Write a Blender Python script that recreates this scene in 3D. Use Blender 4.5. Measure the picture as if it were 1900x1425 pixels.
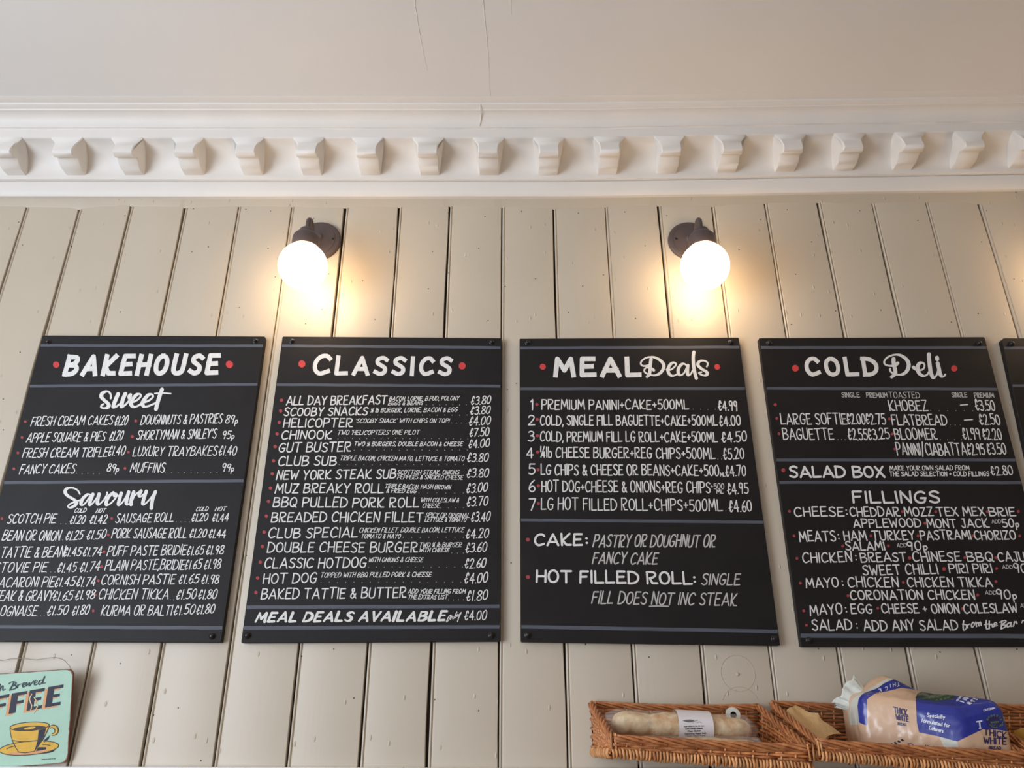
import bpy, math, random
from mathutils import Vector, noise
from mathutils.bvhtree import BVHTree

# ------------------------------------------------------------------ scene, camera, light
for o in list(bpy.data.objects):
    bpy.data.objects.remove(o)
scene = bpy.context.scene
COL = scene.collection
R = random.Random(7)

F = 1427.0                       # focal length in pixels of a 1900 x 1425 frame
TH = math.atan(F / 3222.0)       # upward pitch
CT, ST = math.cos(TH), math.sin(TH)
D = 1.876                        # camera to wall
CH = 1.60                        # camera height

cam_d = bpy.data.cameras.new('camera')
cam_d.sensor_width = 36.0
cam_d.lens = F / 1900.0 * 36.0
cam_d.clip_start = 0.02
cam = bpy.data.objects.new('camera', cam_d)
cam.location = (0, -D, CH)
cam.rotation_euler = (math.pi / 2 + TH, 0, 0)
COL.objects.link(cam)
scene.camera = cam

scene.view_settings.view_transform = 'Standard'
scene.view_settings.look = 'None'
scene.view_settings.gamma = 1.0
scene.view_settings.use_curve_mapping = False
scene.view_settings.exposure = 0.0

world = bpy.data.worlds.new('world')
scene.world = world
world.use_nodes = True
world.node_tree.nodes['Background'].inputs[0].default_value = (0.80, 0.88, 1.0, 1)
world.node_tree.nodes['Background'].inputs[1].default_value = 1.0

def area(name, loc, rot, sx, sy, energy, col):
    l = bpy.data.lights.new(name, 'AREA')
    l.shape = 'RECTANGLE'; l.size = sx; l.size_y = sy
    l.energy = energy; l.color = col
    o = bpy.data.objects.new(name, l)
    o.location = loc; o.rotation_euler = rot
    COL.objects.link(o)
    return o
# daylight entering through the two shop windows (side wall and street front)
area('daylight_side_window', (-2.70, -2.35, 1.80), (0, -math.pi / 2 - math.radians(14), 0), 1.8, 1.9, 108, (0.84, 0.94, 1.08))
area('daylight_front_window', (-1.35, -4.90, 1.70), (math.pi / 2, 0, 0), 3.0, 2.0, 13, (0.95, 0.95, 0.95))
LAMP = 16.0                      # emission of the wall globes
LAMP_COL = (1.0, 0.70, 0.42)

# ------------------------------------------------------------------ pixel <-> space
def W(x, y, p=0.0):
    """point of the photograph on the plane that stands p in front of the wall"""
    v = 712.5 - y
    up = v * CT + F * ST
    fw = F * CT - v * ST
    d = D - p
    return Vector(((x - 950) / fw * d, -p, CH + up / fw * d))
def ray(x, y):
    v = 712.5 - y
    return Vector((x - 950, F * CT - v * ST, v * CT + F * ST)).normalized()
def proj(P):
    fw = P[1] + D; z = P[2] - CH
    dep = fw * CT + z * ST
    return 950 + P[0] / dep * F, 712.5 - (z * CT - fw * ST) / dep * F

# ------------------------------------------------------------------ materials
def srgb(r, g, b):
    f = lambda c: ((c / 255 + 0.055) / 1.055) ** 2.4 if c > 10 else c / 255 / 12.92
    return (f(r), f(g), f(b), 1)
def mat(name, col, rough=0.6, metal=0.0, noise_amt=0.0, noise_scale=20, bump=0.0, bump_scale=60,
        col2=None, spec=None, stretch=(1, 1, 1), island=0.0, coat=0.0):
    m = bpy.data.materials.new(name); m.use_nodes = True
    nt = m.node_tree; b = nt.nodes['Principled BSDF']
    b.inputs['Roughness'].default_value = rough
    b.inputs['Metallic'].default_value = metal
    if spec is not None: b.inputs['Specular IOR Level'].default_value = spec
    if coat: b.inputs['Coat Weight'].default_value = coat; b.inputs['Coat Roughness'].default_value = 0.12
    b.inputs['Base Color'].default_value = col
    tc = nt.nodes.new('ShaderNodeTexCoord')
    mp = nt.nodes.new('ShaderNodeMapping'); mp.inputs['Scale'].default_value = stretch
    geo = nt.nodes.new('ShaderNodeNewGeometry')
    nt.links.new(geo.outputs['Position'], mp.inputs['Vector'])
    last = None
    if noise_amt or col2:
        n = nt.nodes.new('ShaderNodeTexNoise'); n.inputs['Scale'].default_value = noise_scale
        n.inputs['Detail'].default_value = 4
        nt.links.new(mp.outputs['Vector'], n.inputs['Vector'])
        mx = nt.nodes.new('ShaderNodeMix'); mx.data_type = 'RGBA'
        c2 = col2 if col2 else tuple(c * (1 - noise_amt) for c in col[:3]) + (1,)
        mx.inputs['A'].default_value = col; mx.inputs['B'].default_value = c2
        cr = nt.nodes.new('ShaderNodeMapRange')
        cr.inputs['From Min'].default_value = 0.35; cr.inputs['From Max'].default_value = 0.65
        nt.links.new(n.outputs['Fac'], cr.inputs['Value'])
        nt.links.new(cr.outputs['Result'], mx.inputs['Factor'])
        last = mx.outputs['Result']
        nt.links.new(last, b.inputs['Base Color'])
    if island:
        hs = nt.nodes.new('ShaderNodeHueSaturation')
        mr = nt.nodes.new('ShaderNodeMapRange')
        mr.inputs['To Min'].default_value = 1 - island; mr.inputs['To Max'].default_value = 1 + island
        nt.links.new(geo.outputs['Random Per Island'], mr.inputs['Value'])
        nt.links.new(mr.outputs['Result'], hs.inputs['Value'])
        if last: nt.links.new(last, hs.inputs['Color'])
        else: hs.inputs['Color'].default_value = col
        nt.links.new(hs.outputs['Color'], b.inputs['Base Color'])
    if bump:
        n = nt.nodes.new('ShaderNodeTexNoise'); n.inputs['Scale'].default_value = bump_scale
        n.inputs['Detail'].default_value = 5
        nt.links.new(mp.outputs['Vector'], n.inputs['Vector'])
        bp = nt.nodes.new('ShaderNodeBump'); bp.inputs['Strength'].default_value = bump
        bp.inputs['Distance'].default_value = 0.004
        nt.links.new(n.outputs['Fac'], bp.inputs['Height'])
        nt.links.new(bp.outputs['Normal'], b.inputs['Normal'])
    return m

def plank_paint():
    """eggshell beige paint with brush streaks, small blisters and a few dark nail holes"""
    m = mat('beige_paint', srgb(193, 180, 160), rough=0.42, noise_amt=0.05, noise_scale=3)
    nt = m.node_tree; b = nt.nodes['Principled BSDF']
    geo = nt.nodes.new('ShaderNodeNewGeometry')
    old = b.inputs['Base Color'].links[0].from_socket
    # nail holes and chips
    m2d = nt.nodes.new('ShaderNodeMapping'); m2d.inputs['Rotation'].default_value = (-math.pi / 2, 0, 0)
    nt.links.new(geo.outputs['Position'], m2d.inputs['Vector'])
    vo = nt.nodes.new('ShaderNodeTexVoronoi'); vo.inputs['Scale'].default_value = 9
    vo.voronoi_dimensions = '2D'; nt.links.new(m2d.outputs['Vector'], vo.inputs['Vector'])
    th = nt.nodes.new('ShaderNodeMath'); th.operation = 'LESS_THAN'; th.inputs[1].default_value = 0.017
    nt.links.new(vo.outputs['Distance'], th.inputs[0])
    wn = nt.nodes.new('ShaderNodeMath'); wn.operation = 'GREATER_THAN'; wn.inputs[1].default_value = 0.55
    nt.links.new(vo.outputs['Color'], wn.inputs[0])
    an = nt.nodes.new('ShaderNodeMath'); an.operation = 'MULTIPLY'
    nt.links.new(th.outputs[0], an.inputs[0]); nt.links.new(wn.outputs[0], an.inputs[1])
    mx = nt.nodes.new('ShaderNodeMix'); mx.data_type = 'RGBA'
    mx.inputs['B'].default_value = srgb(70, 60, 52)
    nt.links.new(an.outputs[0], mx.inputs['Factor']); nt.links.new(old, mx.inputs['A'])
    nt.links.new(mx.outputs['Result'], b.inputs['Base Color'])
    # relief: vertical brush marks + blisters
    mp = nt.nodes.new('ShaderNodeMapping'); mp.inputs['Scale'].default_value = (160, 160, 5)
    nt.links.new(geo.outputs['Position'], mp.inputs['Vector'])
    n1 = nt.nodes.new('ShaderNodeTexNoise'); n1.inputs['Scale'].default_value = 1.0; n1.inputs['Detail'].default_value = 2
    nt.links.new(mp.outputs['Vector'], n1.inputs['Vector'])
    v2 = nt.nodes.new('ShaderNodeTexVoronoi'); v2.inputs['Scale'].default_value = 17
    v2.voronoi_dimensions = '2D'
    mp2 = nt.nodes.new('ShaderNodeMapping'); mp2.inputs['Scale'].default_value = (1.4, 0.6, 1); mp2.inputs['Location'].default_value = (3.1, 0.7, 0)
    nt.links.new(m2d.outputs['Vector'], mp2.inputs['Vector']); nt.links.new(mp2.outputs['Vector'], v2.inputs['Vector'])
    mr = nt.nodes.new('ShaderNodeMapRange'); mr.inputs['From Min'].default_value = 0.02; mr.inputs['From Max'].default_value = 0.07
    mr.inputs['To Min'].default_value = 1; mr.inputs['To Max'].default_value = 0
    nt.links.new(v2.outputs['Distance'], mr.inputs['Value'])
    w2 = nt.nodes.new('ShaderNodeMath'); w2.operation = 'GREATER_THAN'; w2.inputs[1].default_value = 0.62
    nt.links.new(v2.outputs['Color'], w2.inputs[0])
    m2 = nt.nodes.new('ShaderNodeMath'); m2.operation = 'MULTIPLY'
    nt.links.new(mr.outputs['Result'], m2.inputs[0]); nt.links.new(w2.outputs[0], m2.inputs[1])
    ad = nt.nodes.new('ShaderNodeMath'); ad.operation = 'MULTIPLY_ADD'; ad.inputs[1].default_value = 0.10
    nt.links.new(n1.outputs['Fac'], ad.inputs[0]); nt.links.new(m2.outputs[0], ad.inputs[2])
    bp = nt.nodes.new('ShaderNodeBump'); bp.inputs['Strength'].default_value = 0.8; bp.inputs['Distance'].default_value = 0.0016
    nt.links.new(ad.outputs[0], bp.inputs['Height']); nt.links.new(bp.outputs['Normal'], b.inputs['Normal'])
    return m

def film(name, tint, fac=0.35, bump_scale=45):
    """clear plastic film: mostly see-through with crinkled gloss"""
    m = bpy.data.materials.new(name); m.use_nodes = True
    nt = m.node_tree; out = nt.nodes['Material Output']; nt.nodes.remove(nt.nodes['Principled BSDF'])
    tr = nt.nodes.new('ShaderNodeBsdfTransparent')
    pb = nt.nodes.new('ShaderNodeBsdfPrincipled'); pb.inputs['Base Color'].default_value = tint
    pb.inputs['Roughness'].default_value = 0.14; pb.inputs['Specular IOR Level'].default_value = 0.8
    geo = nt.nodes.new('ShaderNodeNewGeometry')
    n = nt.nodes.new('ShaderNodeTexNoise'); n.inputs['Scale'].default_value = bump_scale; n.inputs['Detail'].default_value = 3
    nt.links.new(geo.outputs['Position'], n.inputs['Vector'])
    bp = nt.nodes.new('ShaderNodeBump'); bp.inputs['Strength'].default_value = 0.9; bp.inputs['Distance'].default_value = 0.012
    nt.links.new(n.outputs['Fac'], bp.inputs['Height']); nt.links.new(bp.outputs['Normal'], pb.inputs['Normal'])
    mx = nt.nodes.new('ShaderNodeMixShader'); mx.inputs[0].default_value = fac
    nt.links.new(tr.outputs[0], mx.inputs[1]); nt.links.new(pb.outputs[0], mx.inputs[2])
    nt.links.new(mx.outputs[0], out.inputs['Surface'])
    return m

M = {}
M['paint'] = plank_paint()
M['plaster'] = mat('white_plaster_paint', srgb(228, 223, 216), rough=0.55, noise_amt=0.03, noise_scale=5, bump=0.10, bump_scale=45)
M['ceil'] = mat('ceiling_paint', srgb(229, 226, 222), rough=0.75, noise_amt=0.03, noise_scale=2.5, bump=0.07, bump_scale=30)
M['dark'] = mat('dark_gap_timber', srgb(52, 40, 30), rough=0.9, noise_amt=0.3, noise_scale=30)
M['board'] = mat('blackboard', srgb(33, 30, 30), rough=0.52, spec=0.22, noise_amt=0.22, noise_scale=9, bump=0.05, bump_scale=220)
M['board_edge'] = M['board']
M['chalk'] = mat('white_marker', srgb(226, 224, 220), rough=0.8, noise_amt=0.10, noise_scale=90)
M['chalk_bold'] = mat('white_sign_paint', srgb(232, 230, 226), rough=0.7, noise_amt=0.12, noise_scale=55, stretch=(3, 1, 0.6))
M['chalk_thin'] = mat('pale_grey_marker', srgb(196, 193, 188), rough=0.8, noise_amt=0.15, noise_scale=90)
M['stripe'] = mat('blue_grey_stripe', srgb(82, 86, 97), rough=0.6, noise_amt=0.14, noise_scale=25, stretch=(0.4, 1, 3))
M['red_small'] = mat('faded_red_dot_paint', srgb(172, 66, 70), rough=0.7, noise_amt=0.2, noise_scale=160)
M['red'] = mat('red_dot_paint', srgb(206, 62, 62), rough=0.7, noise_amt=0.12, noise_scale=120)
M['bolt'] = mat('black_bolt', srgb(34, 32, 33), rough=0.3, metal=0.2, noise_amt=0.15, noise_scale=200)
M['iron'] = mat('brown_grey_iron', srgb(88, 76, 74), rough=0.5, metal=0.25, noise_amt=0.10, noise_scale=60, bump=0.04, bump_scale=300)
M['floor'] = mat('floor_boards', srgb(150, 118, 86), rough=0.5, noise_amt=0.2, noise_scale=6, stretch=(0.3, 4, 1))
M['wall2'] = mat('side_wall_paint', srgb(196, 178, 156), rough=0.7, noise_amt=0.05, noise_scale=3)
M['white'] = mat('white_gloss_paint', srgb(236, 236, 238), rough=0.35, noise_amt=0.03, noise_scale=10)
M['glass'] = film('window_glass', (0.9, 0.95, 0.95, 1), fac=0.08, bump_scale=1)
M['wicker'] = mat('brown_wicker', srgb(204, 136, 84), rough=0.5, col2=srgb(166, 98, 56), noise_scale=55, island=0.30)
M['wicker_pale'] = mat('pale_wicker', srgb(218, 162, 106), rough=0.5, col2=srgb(180, 116, 68), noise_scale=60, island=0.30)
M['bread'] = mat('golden_bread_crust', srgb(208, 158, 96), rough=0.75, col2=srgb(236, 210, 164), noise_scale=45, bump=0.5, bump_scale=90)
M['film'] = film('clear_film', (0.80, 0.78, 0.74, 1), fac=0.20)
M['label'] = mat('white_paper_label', srgb(226, 220, 222), rough=0.7, noise_amt=0.03, noise_scale=40)
M['ink'] = mat('black_label_ink', srgb(58, 54, 56), rough=0.8, noise_amt=0.1, noise_scale=200)
M['ink_grey'] = mat('grey_label_ink', srgb(112, 110, 108), rough=0.8, noise_amt=0.1, noise_scale=200)
M['navy_ink'] = mat('navy_bag_ink', srgb(48, 40, 92), rough=0.35, noise_amt=0.1, noise_scale=150)
M['white_ink'] = mat('white_bag_ink', srgb(226, 228, 240), rough=0.35, noise_amt=0.06, noise_scale=150)
M['green_ink'] = mat('pale_green_bag_ink', srgb(112, 142, 78), rough=0.4, noise_amt=0.15, noise_scale=150)
M['paperbag'] = mat('brown_kraft_paper', srgb(206, 168, 118), rough=0.8, noise_amt=0.07, noise_scale=30, bump=0.25, bump_scale=70)
M['tape'] = mat('white_roll_paper', srgb(222, 222, 214), rough=0.6, noise_amt=0.05, noise_scale=80)
M['tape_hole_shade'] = mat('roll_hole_shade', srgb(58, 56, 50), rough=0.8, noise_amt=0.2, noise_scale=80)
M['yellow_pack'] = mat('yellow_packet', srgb(196, 150, 62), rough=0.4, noise_amt=0.15, noise_scale=25)
M['bagplastic'] = mat('white_bag_plastic', srgb(214, 216, 206), rough=0.22, noise_amt=0.10, noise_scale=40, bump=0.4, bump_scale=60)
M['navy'] = mat('navy_sign_print', srgb(24, 26, 50), rough=0.55, noise_amt=0.12, noise_scale=300)
M['script_ink'] = mat('dark_teal_sign_print', srgb(34, 56, 66), rough=0.55, noise_amt=0.12, noise_scale=300)
M['orange'] = mat('orange_sign_print', srgb(222, 160, 108), rough=0.55, noise_amt=0.10, noise_scale=250)
M['mustard'] = mat('mustard_sign_print', srgb(226, 178, 62), rough=0.55, noise_amt=0.10, noise_scale=60)
M['cup_line'] = mat('dark_olive_outline_print', srgb(64, 56, 44), rough=0.55, noise_amt=0.1, noise_scale=200)
M['cream'] = mat('cream_sign_print', srgb(226, 206, 160), rough=0.55, noise_amt=0.08, noise_scale=200)
M['wire'] = mat('thin_grey_wire', srgb(150, 138, 126), rough=0.4, metal=0.6, noise_amt=0.1, noise_scale=100)
M['sign_edge'] = mat('rusty_sign_edge', srgb(138, 86, 62), rough=0.8, col2=srgb(98, 66, 52), noise_scale=60, bump=0.3, bump_scale=120)

def attr_material(name, layers, base, rough, coat=0.0, bump=0.0, bump_scale=60, noise_amt=0.05):
    """base colour plus printed areas; each area is bounded by a signed-distance attribute on the mesh"""
    m = mat(name, base, rough=rough, noise_amt=noise_amt, noise_scale=30, bump=bump, bump_scale=bump_scale, coat=coat)
    nt = m.node_tree; b = nt.nodes['Principled BSDF']
    cur = b.inputs['Base Color'].links[0].from_socket
    for an, col, lo, hi in layers:
        at = nt.nodes.new('ShaderNodeAttribute'); at.attribute_name = an
        mr = nt.nodes.new('ShaderNodeMapRange'); mr.inputs['From Min'].default_value = lo; mr.inputs['From Max'].default_value = hi
        nt.links.new(at.outputs['Fac'], mr.inputs['Value'])
        mx = nt.nodes.new('ShaderNodeMix'); mx.data_type = 'RGBA'
        nt.links.new(mr.outputs['Result'], mx.inputs['Factor']); nt.links.new(cur, mx.inputs['A'])
        mx.inputs['B'].default_value = col
        cur = mx.outputs['Result']
    nt.links.new(cur, b.inputs['Base Color'])
    return m

gl = bpy.data.materials.new('lit_opal_globe'); gl.use_nodes = True
_b = gl.node_tree.nodes['Principled BSDF']
_b.inputs['Base Color'].default_value = (0.95, 0.93, 0.9, 1)
_b.inputs['Roughness'].default_value = 0.25
_b.inputs['Emission Color'].default_value = LAMP_COL + (1,)
_b.inputs['Emission Strength'].default_value = LAMP
M['globe'] = gl

# ------------------------------------------------------------------ object helpers
def mesh_obj(name, verts, faces, m, parent=None, smooth=False, kind=None):
    off = Vector(parent_loc(parent)) if parent else Vector((0, 0, 0))
    me = bpy.data.meshes.new(name)
    me.from_pydata([tuple(Vector(v) - off) for v in verts], [], faces)
    me.materials.append(m)
    if smooth:
        me.polygons.foreach_set('use_smooth', [True] * len(me.polygons))
    me.update()
    o = bpy.data.objects.new(name, me)
    COL.objects.link(o)
    if parent: o.parent = parent
    if kind: o['kind'] = kind
    return o
def parent_loc(o):
    p = Vector(o.location)
    while o.parent:
        o = o.parent; p = p + Vector(o.location)
    return p
def empty(name, loc, label=None, cat=None, group=None):
    o = bpy.data.objects.new(name, None); o.empty_display_size = 0.05
    o.location = loc; COL.objects.link(o)
    if label: tag(o, label, cat, group)
    return o
def tag(o, label=None, cat=None, group=None, kind=None):
    if label: o['label'] = label
    if cat: o['category'] = cat
    if group: o['group'] = group
    if kind: o['kind'] = kind
    return o

class MB:
    def __init__(s): s.v = []; s.f = []
    def add(s, v, f):
        n = len(s.v); s.v += [Vector(q) for q in v]; s.f += [tuple(i + n for i in q) for q in f]
    def box(s, a, b):
        x0, y0, z0 = a; x1, y1, z1 = b
        s.add([(x0, y0, z0), (x1, y0, z0), (x1, y1, z0), (x0, y1, z0), (x0, y0, z1), (x1, y0, z1), (x1, y1, z1), (x0, y1, z1)],
              [(3, 2, 1, 0), (4, 5, 6, 7), (0, 1, 5, 4), (1, 2, 6, 5), (2, 3, 7, 6), (3, 0, 4, 7)])
    def tube(s, pts, r, n=6, cap=True):
        pts = [Vector(p) for p in pts]; N = len(pts)
        rr = r if isinstance(r, (list, tuple)) else [r] * N
        vs = []; up = None
        for i, p in enumerate(pts):
            t = (pts[min(i + 1, N - 1)] - pts[max(i - 1, 0)])
            t = t.normalized() if t.length > 1e-9 else Vector((0, 0, 1))
            if up is None:
                a = Vector((0, 0, 1)) if abs(t.z) < 0.9 else Vector((0, 1, 0))
                up = (a - t * a.dot(t)).normalized()
            else:
                up = up - t * up.dot(t)
                up = up.normalized() if up.length > 1e-6 else t.orthogonal().normalized()
            sd = t.cross(up)
            for k in range(n):
                an = 2 * math.pi * k / n
                vs.append(p + (up * math.cos(an) + sd * math.sin(an)) * rr[i])
        fs = []
        for i in range(N - 1):
            for k in range(n):
                a = i * n + k; b = i * n + (k + 1) % n
                fs.append((a, b, b + n, a + n))
        if cap:
            fs.append(tuple(range(n - 1, -1, -1))); fs.append(tuple((N - 1) * n + k for k in range(n)))
        s.add(vs, fs)
    def lathe(s, prof, c, axis, n=32):
        """prof: list of (radius, distance along axis) from centre c"""
        axis = Vector(axis).normalized(); u = axis.orthogonal().normalized(); w = axis.cross(u); c = Vector(c)
        vs = []
        for r, h in prof:
            for k in range(n):
                a = 2 * math.pi * k / n
                vs.append(c + axis * h + (u * math.cos(a) + w * math.sin(a)) * r)
        fs = []
        for i in range(len(prof) - 1):
            for k in range(n):
                a = i * n + k; b = i * n + (k + 1) % n
                fs.append((a, b, b + n, a + n))
        fs.append(tuple(range(n - 1, -1, -1))); fs.append(tuple((len(prof) - 1) * n + k for k in range(n)))
        s.add(vs, fs)
    def build(s, name, m, parent=None, smooth=False, kind=None):
        return mesh_obj(name, s.v, s.f, m, parent, smooth, kind)

def auto_smooth(o, deg=35):
    me = o.data
    me.polygons.foreach_set('use_smooth', [True] * len(me.polygons))
    try: me.set_sharp_from_angle(angle=math.radians(deg))
    except Exception: pass

def catmull(p, sub=4):
    if len(p) < 3: return [tuple(q) for q in p]
    closed = (abs(p[0][0] - p[-1][0]) + abs(p[0][1] - p[-1][1])) < 1e-6
    out = []; n = len(p)
    for i in range(n - 1):
        p1, p2 = p[i], p[i + 1]
        p0 = p[i - 1] if i > 0 else (p[n - 2] if closed else p1)
        p3 = p[i + 2] if i + 2 < n else (p[1] if closed else p2)
        for k in range(sub):
            t = k / sub; t2 = t * t; t3 = t2 * t
            out.append(tuple(0.5 * (2 * b + (c - a) * t + (2 * a - 5 * b + 4 * c - d) * t2 + (3 * b - a - 3 * c + d) * t3)
                             for a, b, c, d in zip(p0, p1, p2, p3)))
    out.append(tuple(p[-1]))
    return out

# ------------------------------------------------------------------ hand-lettered stroke alphabet
GL = {
'A': '7|0,0 3.7,10 7,0;1.2,3 6,3', 'B': '6|0,0 .3,10;~.3,10 4.5,9.6 5.2,7.6 3.5,5.7 .5,5.2;~.5,5.2 4.8,4.8 6,2.6 4,.3 0,0',
'C': '6|~6,8.4 4.6,9.9 2.2,9.4 .4,6.4 .4,2.4 2.4,0 5.8,1.3', 'D': '6.3|0,0 .3,10;~0,10 3.6,9.5 6.2,6.5 5.8,2.6 3.2,.3 -.2,0',
'E': '5.2|5,10 .4,10 0,0 5.2,.2;.2,5.2 4.2,5.4', 'F': '5|5,10 .4,10 0,0;.2,5.2 4,5.4',
'G': '6|~5.8,8.6 4.3,9.9 1.8,9 .2,5.5 .6,1.6 2.8,0 5,1 5.6,4;3.2,4.2 6,4.2', 'H': '5.6|.2,10 0,0;5.6,10 5.5,0;0,5 5.6,5.2',
'I': '.5|.3,10 .2,0', 'J': '4.4|2,10 4.4,10;3.8,10 3.7,3;~3.7,3 3.2,.5 1.6,0 0,1.8', 'K': '6|.2,10 .3,0;5.4,10 .8,4.2 3.2,.3 6,.3',
'L': '5|.2,10 0,0 5,.2', 'M': '7.6|0,0 .9,10 3.8,3 6.6,10 7.6,0', 'N': '5.6|0,0 .4,10 5.2,0 5.6,10',
'O': '6|~3,10 .8,8.5 0,5 .8,1.2 3,0 5.2,1.5 6,5 5.2,8.6 3,10', 'P': '5.6|0,0 .2,10;~0,10 4.5,9.7 5.6,7.5 4.2,5.2 .2,4.6',
'Q': '6.4|~3,10 .8,8.5 0,5 .8,1.2 3,0 5.2,1.5 6,5 5.2,8.6 3,10;3.4,2.4 6.4,-.6', 'R': '6.1|0,0 .2,10;~0,9.9 4.2,9.8 5.4,7.7 4,5.6 1.6,4.7;1.6,4.7 3.1,.3 6.1,.3',
'S': '5.3|~5.4,8.8 3.5,10 1,8.9 .9,6.7 3,5.2 4.9,3.4 4.6,1 2.4,0 0,1.2', 'T': '6.4|0,10 6.4,10;3.2,10 3,0',
'U': '5.6|~.2,10 0,3 .8,.6 2.8,0 4.8,1 5.4,4 5.6,10', 'V': '6|0,10 3,0 6,10', 'W': '8|0,10 1.8,0 4,6.5 5.8,0 8,10',
'X': '5.6|0,10 5.6,0;5.4,10 0,0', 'Y': '5.8|0,10 2.9,4.8;5.8,10 2.9,4.8 2.5,0', 'Z': '5.6|.2,10 5.4,10 0,0 5.6,.2',
'0': '5.2|~2.8,10 .7,8 0,4.5 .7,1 2.4,0 4.4,1.6 5.2,5.4 4.5,9 2.8,10', '¹': '1.8|.1,7.8 1.5,10 1.3,0', '1': '1.5|1.1,10 .6,0', '2': '5|~.4,8 1.6,10 4,9.6 4.6,7.4 2.6,3.4 0,0;0,0 5,.2',
'3': '4.8|~.4,9 2.2,10 4.4,8.8 4,6.4 2,5.4;~2,5.4 4.6,4.6 4.8,2 2.8,0 0,.8', '4': '5.4|4,0 3.6,10 0,3 5.4,3.2',
'5': '5|5,10 1,10 .6,5.6;~.6,5.6 3,6.2 5,4.2 4.4,1.2 2.2,0 0,.8', '6': '4.6|~4.4,10 1.6,7 .2,3 1,.6 2.8,0 4.6,1.4 4.4,4 2.4,4.8 .6,3',
'7': '5|0,10 5,10 1.6,0', '8': '4.8|~2.6,5.2 .6,7.4 1.2,9.4 2.8,10 4.6,9 4.4,7 2.6,5.2 .4,3.4 .2,1 2.4,0 4.8,1 4.8,3.4 2.6,5.2',
'9': '4.8|~4.6,7.6 3.6,9.8 1.4,9.6 .4,7.4 1.2,5.4 3,5.2 4.6,7.4;4.8,9 3.4,0',
'£': '4.4|~4.2,7.6 3.6,9.8 2.4,9.8 1.4,6 1,2 2.2,0 4.2,1.6;-.2,3.4 3.2,4.4', '€': '4.4|~4.2,7.6 3.6,9.8 2.4,9.8 1.4,6 1,2 2.2,0 4.2,1.6;-.2,3.4 3.2,4.4',
'&': '5.6|~5.6,0 1.4,7.2 1.6,9.4 3.2,9.4 3.4,7.6 .6,3.4 .4,1.2 2,0 4,1.6 5.2,4.4', '+': '4|0,4.5 4,4.5;2,6.6 2,2.4',
'.': '.4|0,0 .4,.1', ',': '.8|.7,.8 0,-1.4', "'": '.5|.4,10 .1,8', '/': '4|0,-1.5 3.6,11.5', '-': '3.5|0,4.5 3.5,4.8', '!': '.6|.6,10 .3,3;.1,.3 .1,0',
':': '.4|.1,7 .3,6.9;.1,2.2 .3,2.1', '%': '6|5.6,10 .4,0;~1.4,10 .2,8.4 1.4,6.8 2.6,8.4 1.4,10;~4.6,3.2 3.4,1.6 4.6,0 5.8,1.6 4.6,3.2',
'¼': '5.8|.5,10 .3,5.2;4.8,10 .8,0;4.9,0 4.8,5 2.7,1.6 5.8,1.8', '"': '1.6|.4,10 .1,8;1.6,10 1.3,8',
'p': '3.2|.2,4.4 0,-3;~0,4 2.4,4.6 3.2,2.4 1.8,.5 0,.6', 'l': '.6|.2,10 .2,0', 'b': '3.8|0,10 0,0;~0,4.6 2.4,6 3.8,3.6 2.8,.4 0,.2',
'a': '4.4|~4,5.6 1.8,6.2 .2,4 .4,1.2 2,0 3.8,2;4.2,6 4,1 4.4,0', 'c': '3.8|~3.8,5 2.2,6.2 .4,4.4 .4,1.4 2,0 3.8,1', 'd': '4.4|~4,5 1.8,6 .2,3.6 .8,.6 2.4,0 4,2;4.2,10 4,0',
'e': '4|~.3,3 3.8,3.4 3.4,5.6 1.8,6.1 .3,4 .5,1.2 2,0 4,1', 'f': '3|~3,9.6 1.8,9.8 1.2,8 1.1,0;0,5.8 2.6,6', 'g': '4.2|~4,5.6 1.8,6.2 .2,4 .4,1.2 2,0 3.8,2;4.1,6 4,-1.4;~4,-1.4 3,-3 .6,-2.6',
'h': '4|0,10 0,0;~0,4 2,6 3.8,4.8 4,0', 'i': '.6|.2,6 .2,0;.2,8.4 .3,8.2', 'm': '6.6|0,6 0,0;~0,4 1.6,6 3.1,4.8 3.2,0;~3.2,4 4.8,6 6.4,4.8 6.6,0', 'n': '4|0,6 0,0;~0,4 2,6 3.8,4.8 4,0',
'o': '4.2|~2.1,6.1 .3,4.6 .2,1.6 2,0 4,1.5 4,4.6 2.1,6.1', 'r': '3|0,6 0,0;~0,3.6 1.4,5.8 3,5.6', 's': '3.6|~3.4,5.2 1.8,6.1 .4,4.8 1.8,3.2 3.4,1.8 2,0 0,.8', 't': '3|1.2,9 1.1,1.2 2.8,0;0,6 2.8,6.2',
'u': '4|~0,6 .1,1.4 1.6,0 3.8,2;4,6 3.9,0', 'v': '4|0,6 2,0 4,6', 'w': '6|0,6 1.4,0 3,4.6 4.4,0 6,6', 'x': '3.8|0,6 3.8,0;3.8,6 0,0', 'y': '4|0,6 2.2,.6;4,6 .8,-3', 'z': '3.8|0,6 3.6,6 0,0 3.8,0', 'k': '3.8|0,10 0,0;3.6,6 .6,2.6 3.8,0',
}
def parse(g):
    w, s = g.split('|'); out = []
    for st in s.split(';'):
        sm = st.startswith('~')
        pts = [tuple(float(c) for c in q.split(',')) for q in st.lstrip('~').split()]
        out.append((sm, pts))
    return float(w), out
GL = {k: parse(v) for k, v in GL.items()}

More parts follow.
